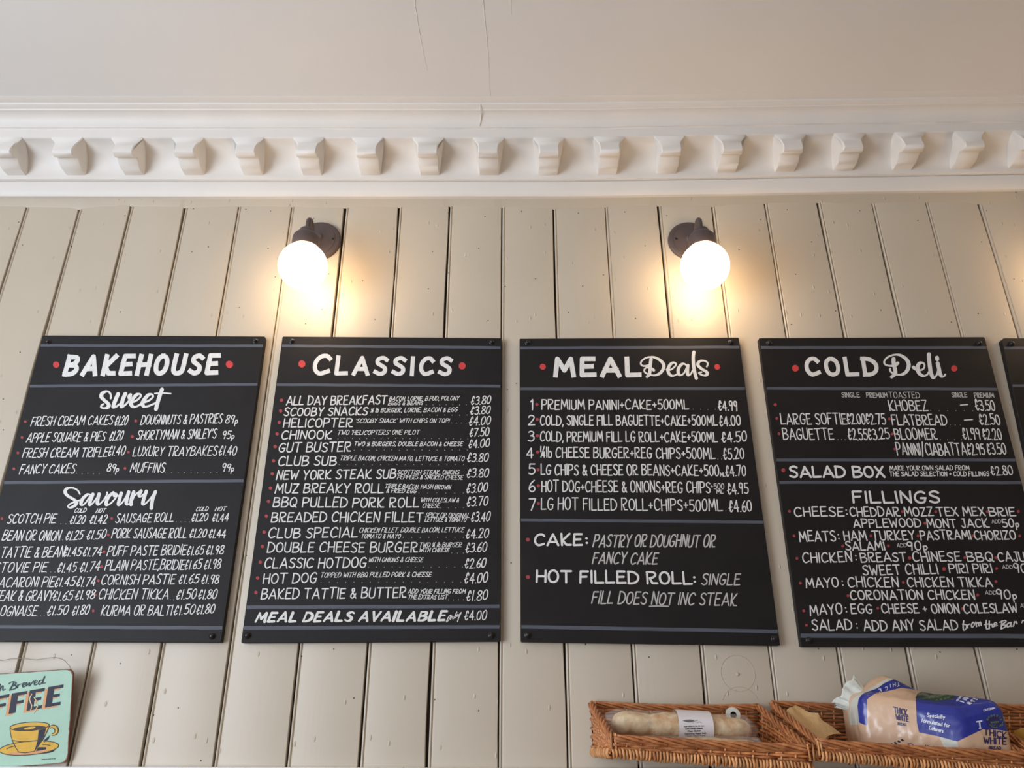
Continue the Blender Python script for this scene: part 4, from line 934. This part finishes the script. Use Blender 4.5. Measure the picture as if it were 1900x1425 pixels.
# ------------------------------------------------------------------ wicker baskets hung on the wall
def lerp(a, c_, t): return a + (c_ - a) * t
def weave(b, TL, TR_, BL, BR_, rows, nst, rod, rnd, amp=0.0026):
    nrm = (TR_ - TL).cross(BL - TL).normalized()
    for r in range(rows):
        v = (r + 0.5) / rows
        cuts = sorted([0.0, 1.0] + [rnd.uniform(0.1, 0.9) for _ in range(rnd.choice([1, 2, 2, 3]))])
        for a0, a1 in zip(cuts, cuts[1:]):
            if a1 - a0 < 0.06: continue
            a1 = min(1.0, a1 + 0.04); pts = []; n = max(3, int((a1 - a0) * nst * 2))
            sl = rnd.uniform(-0.28, 0.28) / rows
            for i in range(n + 1):
                t = a0 + (a1 - a0) * i / n
                vv = v + sl * (i / n - 0.5) * 2
                p = lerp(lerp(TL, TR_, t), lerp(BL, BR_, t), min(max(vv, 0), 1))
                p = p + nrm * amp * math.cos(math.pi * (t * nst + r)) + Vector((0, 0, rnd.uniform(-0.0004, 0.0004)))
                pts.append(p)
            b.tube(pts, rod * rnd.uniform(0.85, 1.15), 5)
def rope(b, path, strands, R0, rod, turns, rnd):
    L = len(path)
    for k_ in range(strands):
        pts = []; ph = 2 * math.pi * k_ / strands
        for i in range(L):
            t = (path[min(i + 1, L - 1)] - path[max(i - 1, 0)]).normalized()
            u = Vector((0, 0, 1)) - t * t.z; u = u.normalized() if u.length > 1e-3 else Vector((0, 1, 0))
            w = t.cross(u); a = ph + 2 * math.pi * turns * i / (L - 1)
            pts.append(path[i] + (u * math.cos(a) + w * math.sin(a)) * R0)
        b.tube(pts, rod * rnd.uniform(0.9, 1.1), 6)
def seg(a, c_, n): return [lerp(a, c_, i / n) for i in range(n + 1)]
def make_basket(c, label, seed):
    rnd = random.Random(seed)
    base = (c['BBL'] + c['BBR'] + c['FBL'] + c['FBR']) / 4
    root = empty('wicker_basket', base, label, 'basket', 'wicker baskets in a row on the wall')
    up = Vector((0, 0, 0.003))
    sides = {'weave_back': ('BTL', 'BTR', 'BBL', 'BBR', 15, 14), 'weave_front': ('FTR', 'FTL', 'FBR', 'FBL', 6, 14), 'weave_left': ('FTL', 'BTL', 'FBL', 'BBL', 11, 11), 'weave_right': ('BTR', 'FTR', 'BBR', 'FBR', 11, 11)}
    for nm, (a, b_, d, e, rows, nst) in sides.items():
        m = MB(); weave(m, c[a], c[b_], c[d], c[e], rows, nst, 0.0031, rnd); m.build(nm, M['wicker'], root, True, 'stuff')
        m = MB()
        for i in range(nst + 1):
            t = i / nst; m.tube([lerp(c[d], c[e], t), lerp(c[a], c[b_], t) + Vector((0, 0, rnd.uniform(0, 0.003)))], 0.0021, 5)
        m.build('stakes', M['wicker_pale'], root, True, 'stuff')
    m = MB(); weave(m, c['BBL'], c['BBR'], c['FBL'], c['FBR'], 30, 13, 0.0036, rnd, 0.002); m.build('weave_base', M['wicker'], root, True, 'stuff')
    for a, b_, tn in (('BTL', 'BTR', 2.6), ('FTL', 'FTR', 2.4), ('BTL', 'FTL', 2.0), ('BTR', 'FTR', 2.0)):
        m = MB(); path = seg(c[a] + up * 0.3, c[b_] + up * 0.3, 30)
        sgv = 0.004 if a == 'BTL' and b_ == 'BTR' else 0.0015
        path = [p + Vector((0, 0, -sgv * math.sin(math.pi * i / 30))) for i, p in enumerate(path)]
        rope(m, path, 5, 0.0052, 0.0029, tn, rnd); m.build('rim', M['wicker'], root, True)
    # stake ends poking out at the corners
    m = MB()
    for q in ('BTL', 'FTL', 'FTR'):
        for _ in range(5):
            o_ = c[q] + Vector((rnd.uniform(-.007, .007), rnd.uniform(-.006, .006), 0))
            m.tube([o_ + Vector((0, 0, -0.02)), o_ + Vector((rnd.uniform(-.003, .003), rnd.uniform(-.002, .002), rnd.uniform(0.004, 0.010)))], 0.0021, 5)
    m.build('stake_ends', M['wicker_pale'], root, True, 'stuff')
    # wrapped foot border: little loops side by side
    def border(a, b_, out):
        m = MB(); A, B_ = c[a], c[b_]; L = (B_ - A).length; n = int(L / 0.0063)
        for i in range(n):
            t = (i + 0.5) / n; p = lerp(A, B_, t); h = rnd.uniform(0.0105, 0.0135); tw = rnd.uniform(-.0012, .0012); along = (B_ - A).normalized()
            pts = [p + Vector((0, 0, h * 0.75)) + out * 0.002 - along * tw, p + Vector((0, 0, h * 0.6)) + out * 0.0052, p + out * 0.0068 + along * tw, p + Vector((0, 0, -h * 0.42)) + out * 0.0035 + along * tw * 2, p + Vector((0, 0, -h * 0.5)) - out * 0.003 + along * tw * 2]
            m.tube(pts, 0.0027 * rnd.uniform(0.85, 1.1), 6)
        m.build('foot_border', M['wicker_pale'], root, True, 'stuff')
    border('FBL', 'FBR', Vector((0, -1, 0))); border('BBL', 'FBL', Vector((-1, 0, 0))); border('FBR', 'BBR', Vector((1, 0, 0)))
    for t in (0.2, 0.8):           # wire hooks that hold the back rim to the planks
        p = lerp(c['BTL'], c['BTR'], t); m = MB()
        m.tube(catmull([(p.x, 0.004, p.z - 0.012), (p.x, -0.004, p.z - 0.014), (p.x, p.y - 0.006, p.z - 0.012), (p.x, p.y - 0.0085, p.z - 0.004)], 4), 0.0012, 6); m.build('hook', M['wire'], root, True)
    return root
BP, FP = 0.016, 0.285
c1 = dict(BTL=W(1097, 1308, BP), BBL=W(1101, 1397, BP), FTL=W(1139, 1371, FP), FBL=W(1134, 1399, FP), BTR=W(1407, 1313, BP), BBR=W(1410, 1408, BP), FTR=W(1503, 1390, FP), FBR=W(1503, 1426, FP))
c2 = dict(BTL=W(1433, 1307, BP), BBL=W(1436, 1398, BP), FTL=W(1521, 1380, FP), FBL=W(1523, 1404, FP), BTR=W(1752, 1313, BP), BBR=W(1755, 1412, BP), FTR=W(1904, 1403, FP), FBR=W(1906, 1435, FP))
c3 = dict(BTL=W(1770, 1309, BP), BBL=W(1773, 1400, BP), FTL=W(1928, 1396, FP), FBL=W(1930, 1420, FP), BTR=W(2055, 1314, BP), BBR=W(2060, 1412, BP), FTR=W(2278, 1404, FP), FBR=W(2280, 1434, FP))
K1 = make_basket(c1, 'wicker basket holding bread sticks in clear bags, leftmost of the row', 1)
K2 = make_basket(c2, 'wicker basket holding the blue bagged loaf and brown paper', 2)
K3 = make_basket(c3, 'wicker basket with a yellow packet, cut off at the right edge', 3)

# ------------------------------------------------------------------ wrapped bread sticks
def loft(A, B_, prof, ry, rz, N, Mr, seed, crinkle, off, sq=1.0):
    """prof(t)->scale along the axis; elliptical ring with noise"""
    ax = (B_ - A); L = ax.length; ax.normalize()
    side = ax.cross(Vector((0, 0, 1))).normalized(); up = side.cross(ax)
    vs = []; fs = []
    for i in range(N + 1):
        t = i / N; s_ = prof(t); c_ = A + ax * L * t
        for k_ in range(Mr):
            a = 2 * math.pi * k_ / Mr
            nz = 1 + crinkle * noise.noise((t * 9 + seed * 7.3, math.cos(a) * 1.7, math.sin(a) * 1.7)) + crinkle * 0.5 * noise.noise((t * 26 + seed, math.cos(a) * 4, math.sin(a) * 4))
            vs.append(c_ + side * math.cos(a) * (ry * s_ * nz + off) + up * math.sin(a) * (rz * s_ * nz + off))
    for i in range(N):
        for k_ in range(Mr):
            a = i * Mr + k_; b_ = i * Mr + (k_ + 1) % Mr
            fs.append((a, b_, b_ + Mr, a + Mr))
    fs.append(tuple(range(Mr - 1, -1, -1))); fs.append(tuple(N * Mr + k_ for k_ in range(Mr)))
    return vs, fs
def bread_prof(notch):
    def f(t):
        e = max(0.02, (1 - abs(2 * t - 1) ** 8.0)) ** 0.38
        return e * (1 - 0.09 * math.exp(-((t - notch) / 0.02) ** 2)) * (1 + 0.06 * math.sin(t * 9 + notch * 8))
    return f
def wrap_prof(t):
    if t < 0.08: return 0.62 + 0.38 * t / 0.08
    if t > 0.93: return 0.30 + 0.70 * ((1 - t) / 0.07)
    return 1.0 + 0.02 * math.sin(t * 40)
def bread_pack(A, B_, label, seed, ry=0.036, rz=0.026, lab=None):
    base = (A + B_) / 2 - Vector((0, 0, rz + 0.003))
    root = empty('bread_stick_pack', base, label, 'bread', 'bread sticks in clear bags')
    vs, fs = loft(A, B_, bread_prof(0.27 + 0.06 * seed), ry, rz, 60, 26, seed, 0.12, 0.0)
    mesh_obj('bread_stick', vs, fs, M['bread'], root, True)
    ax = (B_ - A).normalized()
    vs, fs = loft(A - ax * 0.014, B_ + ax * 0.012, wrap_prof, ry + 0.002, rz + 0.0025, 70, 28, seed + 3, 0.03, 0.0012)
    mesh_obj('wrapper', vs, fs, M['film'], root, True)
    if lab:
        t0, t1, a0, a1 = lab; side = ax.cross(Vector((0, 0, 1))).normalized(); up = side.cross(ax); L = (B_ - A).length
        vs = []; fs = []; nu, nv = 14, 16
        for i in range(nu + 1):
            for j in range(nv + 1):
                t = t0 + (t1 - t0) * i / nu; a = math.radians(a0 + (a1 - a0) * j / nv)
                vs.append(A + ax * L * t + side * math.cos(a) * (ry * 1.06 + 0.0062) + up * math.sin(a) * (rz * 1.06 + 0.0062))
        for i in range(nu):
            for j in range(nv):
                a = i * (nv + 1) + j; fs.append((a, a + 1, a + nv + 2, a + nv + 1))
        lo = mesh_obj('paper_label', vs, fs, M['label'], root, True)
        bv = BVHTree.FromPolygons(vs, fs)
        def on_label(x, y, e=0.0):
            o = Vector((0, -D, CH)); d = ray(x, y); h = bv.ray_cast(o, d)
            p = h[0] if h[0] else o + d * ((A - o).length)
            return p - d * (0.0005 + e)
        def lettering(name, ink, m):
            q = ink.build(name, on_label, M[m], root); q.parent = lo
        k = Ink(); k.poly([(1266, 1337.5), (1272, 1335.6), (1280, 1335), (1287, 1336), (1288.5, 1337.5), (1284, 1339.5), (1277, 1340.2)]); lettering('label_emblem', k, 'ink_grey')
        k = Ink(); k.stroke(catmull([(1285, 1341.5), (1289, 1338), (1294, 1336), (1293, 1341), (1298, 1339), (1302, 1341)], 4), 0.6); lettering('label_squiggle', k, 'ink_grey')
        k = Ink(); u_ = (-0.02, -1)
        layout(k, 'Ingredients by no low', 1269.5, 1348.8, 1306, 1347.6, 2.4, 0.55, up=u_, jit=0)
        layout(k, 'Lift 100% wheat', 1272, 1353.4, 1303.5, 1352.2, 2.6, 0.75, up=u_, jit=0)
        layout(k, 'Flour Gluten', 1276, 1358, 1300, 1357, 2.6, 0.75, up=u_, jit=0)
        layout(k, 'Improving Sugar Salt', 1271, 1362.8, 1310, 1361.5, 2.4, 0.6, up=u_, jit=0)
        layout(k, 'Yeast Soya Flour', 1272, 1366.6, 1309, 1365.2, 2.0, 0.45, up=u_, jit=0)
        lettering('label_text', k, 'ink')
    return root
def at(x, y, p): return W(x, y, p)
bread_pack(at(1135, 1342, .135), at(1392, 1356, .135), 'floury bread stick in clear bag with white paper label, on top in its basket', 0, 0.040, 0.0255, (0.455, 0.70, -82, 118))
bread_pack(at(1168, 1391, .228), at(1414, 1394, .228), 'bread stick in clear bag lying under the labelled one, behind the basket front', 1, 0.034, 0.0215)
bread_pack(at(1150, 1383, .065), at(1385, 1388, .065), 'bread stick in clear bag at the basket back, under the labelled one', 2, 0.034, 0.0215)
# white paper roll behind the bread
c = at(1360, 1326, 0.058); dirv = Vector((-0.18, -1, -0.06)).normalized()
roll = empty('paper_roll', c - Vector((0, 0, 0.014)), 'small white paper roll with dark core behind the bagged bread', 'roll')
b = MB(); b.lathe([(0.0068, -0.012), (0.0145, -0.012), (0.0150, -0.010), (0.0150, 0.010), (0.0145, 0.012), (0.0068, 0.012), (0.0067, -0.006)], c, dirv, 36); o = b.build('roll_body', M['tape'], roll); auto_smooth(o, 35)
b = MB(); b.lathe([(0.0062, -0.012), (0.0067, -0.0118), (0.0067, 0.0118), (0.0058, 0.0122), (0.0055, 0.004)], c, dirv, 28); o = b.build('hole', M['tape_hole_shade'], roll); auto_smooth(o, 35)  # dark plug: shade inside the roll's hole, put in as colour

# ------------------------------------------------------------------ brown paper bag
pairs = [((1458, 1319, .085), (1475, 1306.5, .060)), ((1469, 1330, .10), (1489, 1314.5, .075)), ((1481, 1341, .12), (1502, 1323, .09)), ((1492, 1351, .14), (1519, 1325, .10)), ((1502, 1359.5, .16), (1525, 1337, .12)), ((1511, 1367, .18), (1545, 1349.5, .14)), ((1519, 1373, .195), (1561, 1361, .155)), ((1529, 1377, .205), (1538, 1362, .175)), ((1531, 1380, .21), (1537, 1366, .18))]
vs = []; fs = []; nu, nv = (len(pairs) - 1) * 4, 12
nrm = Vector((-0.45, -0.80, 0.40)).normalized()
for side_ in (1, -1):
    for i in range(nu + 1):
        a = min(i // 4, len(pairs) - 2); t = i / 4 - a
        L_ = lerp(W(*pairs[a][0]), W(*pairs[a + 1][0]), t); R_ = lerp(W(*pairs[a][1]), W(*pairs[a + 1][1]), t)
        for j in range(nv + 1):
            v = j / nv; p = lerp(L_, R_, v)
            edge = min(1, min(v, 1 - v) * 6, min(i, nu - i) / 2)
            w = 0.0035 * noise.noise(p * 50) + 0.0015 * noise.noise(p * 130) + 0.004 * math.sin(v * 5 + i * 0.2)
            vs.append(p + nrm * (w + side_ * 0.002 * edge))
half = (nu + 1) * (nv + 1)
for s_ in (0, 1):
    for i in range(nu):
        for j in range(nv):
            a = s_ * half + i * (nv + 1) + j; f = (a, a + 1, a + nv + 2, a + nv + 1); fs.append(f if s_ else f[::-1])
o = mesh_obj('paper_bag', vs, fs, M['paperbag'], None, False)
tag(o, 'crumpled empty brown paper bag leaning inside the basket with the blue loaf', 'paper bag')

# ------------------------------------------------------------------ bagged loaf
foot = [(0.712, 0.165), (0.860, 0.262), (0.952, 0.260), (0.945, 0.080), (0.722, 0.050)]
tops = [0.056, 0.027, 0.040, 0.056, 0.066]
Z0 = -0.060
def loaf_ring(n_per=46, r=0.016):
    P_ = [Vector((x, -p, 0)) for x, p in foot]; out = []; hs = []
    N = len(P_)
    for i in range(N):
        p, a, b_ = P_[i], P_[i - 1], P_[(i + 1) % N]
        d1, d2 = (a - p).normalized(), (b_ - p).normalized()
        for k_ in range(9):
            t = k_ / 8; out.append((p + d1 * r) * (1 - t) ** 2 + p * 2 * t * (1 - t) + (p + d2 * r) * t * t); hs.append(tops[i])
        s0 = p + d2 * r; s1 = b_ + (p - b_).normalized() * r
        for k_ in range(1, n_per):
            t = k_ / n_per; out.append(lerp(s0, s1, t)); hs.append(lerp(tops[i], tops[(i + 1) % N], t))
    return out, hs
ring, hts = loaf_ring(); n = len(ring); ctr = Vector((0.855, -0.150, 0))
NS, NT = 30, 18
vs = []; fs = []
def hump(x, p): return 0.034 * math.exp(-((x - 0.800) / 0.042) ** 2 - ((p - 0.105) / 0.060) ** 2)
for k_ in range(NS + 1):
    t = k_ / NS
    for q, h in zip(ring, hts):
        out_d = (q - ctr).normalized()
        hh = h + 0.5 * hump(q.x, -q.y)
        z = Z0 + (hh - 0.006 - Z0) * t
        bul = 0.0035 * math.sin(math.pi * min(1, t * 1.05)) - 0.004 * max(0, (t - 0.9) / 0.1) ** 2 - 0.004 * max(0, (0.08 - t) / 0.08)
        P3 = Vector((q.x, q.y, CH + z)) + out_d * bul
        w = 0.0016 * noise.noise(P3 * 38) + 0.0009 * noise.noise(P3 * 95)
        vs.append(P3 + out_d * w)
for k_ in range(1, NT + 1):
    t = k_ / NT
    for q, h in zip(ring, hts):
        p2 = lerp(q, ctr, t)
        hh = lerp(h, 0.060, t ** 0.7) + hump(p2.x, -p2.y) * (0.5 + 0.5 * min(1, t * 3))
        dome = -0.006 * max(0, 1 - t * 8) ** 2
        P3 = Vector((p2.x, p2.y, CH + hh + dome))
        P3.z += 0.0022 * noise.noise(P3 * 42) + 0.001 * noise.noise(P3 * 110)
        vs.append(P3)
for k_ in range(NS + NT):
    for j in range(n):
        a = k_ * n + j; b_ = k_ * n + (j + 1) % n
        fs.append((a, b_, b_ + n, a + n))
fs.append(tuple(range(n - 1, -1, -1)))
def sd_poly(x, y, poly):
    d = 1e9; inside = False; N = len(poly)
    for i in range(N):
        x1, y1 = poly[i]; x2, y2 = poly[(i + 1) % N]
        ex, ey = x2 - x1, y2 - y1; t = max(0, min(1, ((x - x1) * ex + (y - y1) * ey) / (ex * ex + ey * ey)))
        d = min(d, math.hypot(x - x1 - ex * t, y - y1 - ey * t))
        if (y1 > y) != (y2 > y) and x < (x2 - x1) * (y - y1) / (y2 - y1) + x1: inside = not inside
    return d if inside else -d
blueA = [(1699, 1296), (1770, 1298), (1771, 1270), (1900, 1270), (1900, 1360), (1877, 1358), (1850, 1354), (1826, 1352), (1776, 1376), (1740, 1366), (1705, 1359), (1701, 1340)]
blueB = [(1610, 1347), (1594, 1341), (1591, 1310), (1593, 1297), (1600, 1287), (1628, 1277), (1643, 1266), (1660, 1260), (1670, 1261), (1700, 1280), (1672, 1276), (1645, 1283), (1625, 1286), (1609, 1297), (1609, 1330)]
greenP = [(1698, 1296), (1702, 1287), (1715, 1281), (1771, 1279), (1772, 1297), (1735, 1301)]
clearP = [(1742, 1366), (1776, 1376), (1781, 1395), (1756, 1395)]
topW = [(1580, 1300), (1590, 1290), (1605, 1282), (1640, 1262), (1665, 1250), (1672, 1258), (1660, 1260), (1643, 1266), (1628, 1277), (1602, 1287), (1596, 1300), (1594, 1345), (1570, 1345)]
ab, ag, ac = [], [], []
for P3 in vs:
    x, y = proj(P3)
    back = (-P3.y < 0.10 and P3.z < CH + 0.03)
    if back: ab.append(5.0 if P3.x > 0.80 else -5.0); ag.append(-5.0); ac.append(-5.0); continue
    ab.append(max(-9, min(9, max(sd_poly(x, y, blueA), sd_poly(x, y, blueB)))))
    ag.append(max(-9, min(9, sd_poly(x, y, greenP)))); ac.append(max(-9, min(9, max(sd_poly(x, y, clearP), sd_poly(x, y, topW)))))
M['loafbag'] = attr_material('printed_bread_bag', [('clear', srgb(206, 206, 192), -0.3, 0.3), ('blue', srgb(36, 48, 140), -0.3, 0.3), ('green', srgb(34, 58, 42), -0.3, 0.3)], srgb(214, 178, 146), 0.34, coat=0.35, bump=0.16, bump_scale=60, noise_amt=0.05)
zb = CH + Z0
loaf = empty('bagged_loaf', (0.855, -0.150, zb), 'thick white sliced loaf in blue and clear printed bag, knotted at its left end', 'bread')
o = mesh_obj('bag', vs, fs, M['loafbag'], loaf, True)
for an, vals in (('blue', ab), ('green', ag), ('clear', ac)):
    at_ = o.data.attributes.new(an, 'FLOAT', 'POINT'); at_.data.foreach_set('value', vals)
bag_o = o
bvl = BVHTree.FromPolygons(vs, fs)
def on_loaf(x, y, e=0.0):
    o_ = Vector((0, -D, CH)); d = ray(x, y); h = bvl.ray_cast(o_, d)
    k_ = 0
    while h[0] is None and k_ < 60:            # past the outline: slide back onto the bag
        k_ += 1; t_ = k_ / 60; d = ray(x + (1790 - x) * t_ * 0.5, y + (1345 - y) * t_ * 0.5); h = bvl.ray_cast(o_, d)
    p = h[0] if h[0] else o_ + d * 1.75
    return p - d * (0.0006 + e)
def loaf_ink(name, k, m):
    q = k.build(name, on_loaf, M[m], loaf); q.parent = bag_o
def curved(k, text, pts, h, w, **kw):
    for t, (x0, y0, x1, y1, u) in zip(text, pts): layout(k, t, x0, y0, x1, y1, h, w, up=u, jit=0.2, **kw)
k = Ink()
layout(k, 'THICK', 1659, 1322, 1684, 1327.5, 10.5, 1.9, up=(-.10, -1), jit=0.3); layout(k, 'WHITE', 1663, 1334.5, 1686, 1339.5, 9.5, 1.9, up=(-.12, -1), jit=0.3); layout(k, 'BREAD', 1666, 1344.8, 1681, 1347, 4.4, 1.0, up=(-.05, -1), jit=0.3)
loaf_ink('navy_lettering', k, 'navy_ink')
k = Ink()
layout(k, 'THICK', 1826, 1363, 1868, 1370, 11, 2.2, up=(-.05, -1), jit=0.3); layout(k, 'WHITE', 1826, 1379, 1867, 1381.5, 11, 2.2, up=(-.05, -1), jit=0.3); layout(k, 'BREAD', 1835, 1389.8, 1857, 1390.5, 5.2, 1.2, up=(0, -1), jit=0.3)
loaf_ink('navy_lettering', k, 'navy_ink')
k = Ink(); layout(k, 'Made with the', 1716.5, 1389.5, 1773, 1396.5, 7, 1.2, up=(0, -1), jit=0.2); loaf_ink('navy_lettering', k, 'navy_ink')
k = Ink()
layout(k, 'Specially', 1720, 1329.5, 1753, 1334, 6.6, 1.35, up=(.02, -1), jit=0.2); layout(k, 'formulated for', 1710, 1339.5, 1762, 1349.5, 6.2, 1.3, up=(.05, -1), jit=0.2); layout(k, 'Caterers', 1724, 1353, 1750, 1359.5, 6.6, 1.3, up=(.02, -1), jit=0.2)
loaf_ink('white_lettering', k, 'white_ink')
k = Ink(); k.stroke([(1812.5, 1339.2), (1821.5, 1337.6)], 2.4, butt=True); k.stroke([(1817.2, 1338.5), (1818.8, 1351)], 2.6, butt=True); k.stroke([(1816.5, 1351.4), (1821.3, 1350.6)], 1.2, butt=True); loaf_ink('white_lettering', k, 'white_ink')
k = Ink(); layout(k, 'CATERING', 1825, 1319.5, 1846.5, 1315, 3.2, 0.8, up=(-.05, -1), jit=0.3); loaf_ink('white_lettering', k, 'white_ink')
k = Ink(); k.stroke(catmull([(1864, 1325), (1862.5, 1331), (1865, 1338), (1868, 1342)], 4), 1.5); loaf_ink('white_lettering', k, 'white_ink')
k = Ink()      # THICK printed upside down on the blue edging band
for ch, x, y, u in (('T', 1668.5, 1266, (.1, 1)), ('H', 1661, 1266.5, (.15, 1)), ('I', 1652, 1268.5, (.2, 1)), ('C', 1646, 1273.5, (.28, 1)), ('K', 1634, 1277, (.3, 1))):
    layout(k, ch, x, y, x - (0.6 if ch == 'I' else 4.2), y + 1.6, 6.0, 1.1, up=u, jit=0)
loaf_ink('white_lettering', k, 'white_ink')
k = Ink()      # THICK WHITE BREAD running across the top panel
layout(k, 'THI', 1816, 1296, 1800, 1306.5, 8.5, 1.9, up=(-.75, -.25), jit=0); layout(k, 'WH', 1802, 1291.5, 1788, 1303, 9, 1.9, up=(-.75, -.25), jit=0); layout(k, 'BREAD', 1786, 1290.5, 1777, 1301, 4, 0.9, up=(-.8, -.2), jit=0)
loaf_ink('white_lettering', k, 'white_ink')
# green emblem on the end: oval with sprigs and the name
k = Ink(); ov = ell(1846, 1339, 15.5, 12.5, -8, 36); k.poly(ov[:-1], 0); loaf_ink('emblem_oval', k, 'navy_ink')
k = Ink()
for i, ch in enumerate('ROBERTS'):
    a = math.radians(200 + i * 23.5); cx, cy = 1845 + 11.5 * math.cos(a), 1338.5 + 9.5 * math.sin(a)
    tx, ty = -math.sin(a), math.cos(a)
    layout(k, ch, cx - tx * 1.4, cy - ty * 1.4, cx + tx * 1.4, cy + ty * 1.4, 3.4, 0.7, up=(math.cos(a), math.sin(a)), jit=0)
layout(k, 'BAKERY', 1838.5, 1342, 1853, 1341, 3.0, 0.6, up=(0, -1), jit=0)
k.stroke(catmull([(1836, 1344), (1842, 1349), (1851, 1349.5), (1859, 1344), (1862, 1336)], 5), 0.9)
for t in range(5): k.stroke([(1839 + t * 5, 1347.5 + (1 - abs(t - 2) * .6)), (1841 + t * 5, 1344.5), (1842.5 + t * 5, 1345)], 0.7)
loaf_ink('emblem_lettering', k, 'green_ink')
k = Ink()      # sprig and name on the top oval
k.stroke(catmull([(1712, 1296.5), (1722, 1295), (1738, 1292.5), (1752, 1289), (1764, 1284.5)], 5), 0.9)
for t in range(6): k.stroke([(1718 + t * 7, 1295.2 - t * 1.5), (1722 + t * 7, 1291.6 - t * 1.3)], 0.8); k.stroke([(1720 + t * 7, 1295 - t * 1.4), (1727 + t * 7, 1296.2 - t * 1.3)], 0.8)
for ch, x, y, u in (('R', 1768, 1287, (.2, .9)), ('O', 1765, 1291, (.1, 1)), ('B', 1761, 1294.5, (0, 1)), ('E', 1755, 1296.5, (-.05, 1)), ('R', 1748, 1297.8, (-.1, 1)), ('T', 1740, 1298.2, (-.1, 1))):
    layout(k, ch, x, y - 2, x - 3.6, y - 1.6, 3.4, 0.8, up=(u[0], u[1] * .8), jit=0)
loaf_ink('emblem_lettering', k, 'green_ink')
k = Ink()      # ear of wheat low on the front
for i in range(5):
    x = 1645 + i * 6.4; y = 1383.5 - i * 2.6
    k.poly([(x, y), (x + 3, y - 2.6), (x + 7.5, y + 1.2), (x + 4.2, y + 2.6)])
k.stroke(catmull([(1684, 1380), (1690, 1380), (1696, 1384), (1700, 1391)], 4), 0.9); k.stroke(catmull([(1650, 1388), (1666, 1386), (1680, 1383)], 4), 0.9)
for i in range(3): k.poly([(1664 + i * 8, 1388 - i), (1668 + i * 8, 1383.5 - i), (1671.5 + i * 8, 1383 - i), (1668.5 + i * 8, 1388.5 - i)])
loaf_ink('wheat_print', k, 'ink')
# knotted, fanned-out end of the bag
nk = W(1600, 1306, 0.105); tip = W(1566, 1281, 0.085)
axd = (tip - nk).normalized(); u = Vector((0.25, 0.15, 1)); u = (u - axd * u.dot(axd)).normalized(); w = axd.cross(u)
vs = []; fs = []; NR, NA = 16, 72
for i in range(NR + 1):
    t = i / NR
    rad = 0.011 + 0.006 * (1 - t) ** 3 * 3 + 0.028 * t ** 0.75
    if t < 0.12: rad = 0.022 - 0.010 * t / 0.12
    for j in range(NA):
        a = 2 * math.pi * j / NA
        ruf = 1 + t * 0.10 * math.sin(a * 7 + 1.3) + t * 0.07 * math.sin(a * 13 + t * 4)
        P3 = nk + axd * (0.052 * t + t * 0.004 * math.sin(a * 5 + 2) - 0.010) + u * math.cos(a) * rad * ruf * 1.0 + w * math.sin(a) * rad * ruf * 0.50
        vs.append(P3 + Vector((noise.noise(P3 * 90), noise.noise(P3 * 90 + Vector((9, 9, 9))), noise.noise(P3 * 90 + Vector((3, 7, 1))))) * 0.002 * t)
for i in range(NR):
    for j in range(NA):
        a = i * NA + j; b_ = i * NA + (j + 1) % NA; fs.append((a, b_, b_ + NA, a + NA))
cidx = len(vs); vs.append(nk + axd * 0.020)
for j in range(NA): fs.append((NR * NA + j, NR * NA + (j + 1) % NA, cidx))
mesh_obj('knotted_bag_end', vs, fs, M['bagplastic'], loaf, True)

# ------------------------------------------------------------------ yellow packet in the last basket
c0 = W(1868, 1346, 0.12); c1_ = W(2010, 1352, 0.12)
vs, fs = loft(c0 + Vector((0.02, 0, -0.028)), c1_ + Vector((0, 0, -0.028)), lambda t: max(0.05, 1 - abs(2 * t - 1) ** 8) ** 0.4, 0.050, 0.026, 40, 28, 5, 0.06, 0.0)
o = mesh_obj('food_packet', vs, fs, M['yellow_pack'], None, True); tag(o, 'dull yellow food packet lying in the basket at the right edge', 'packet')
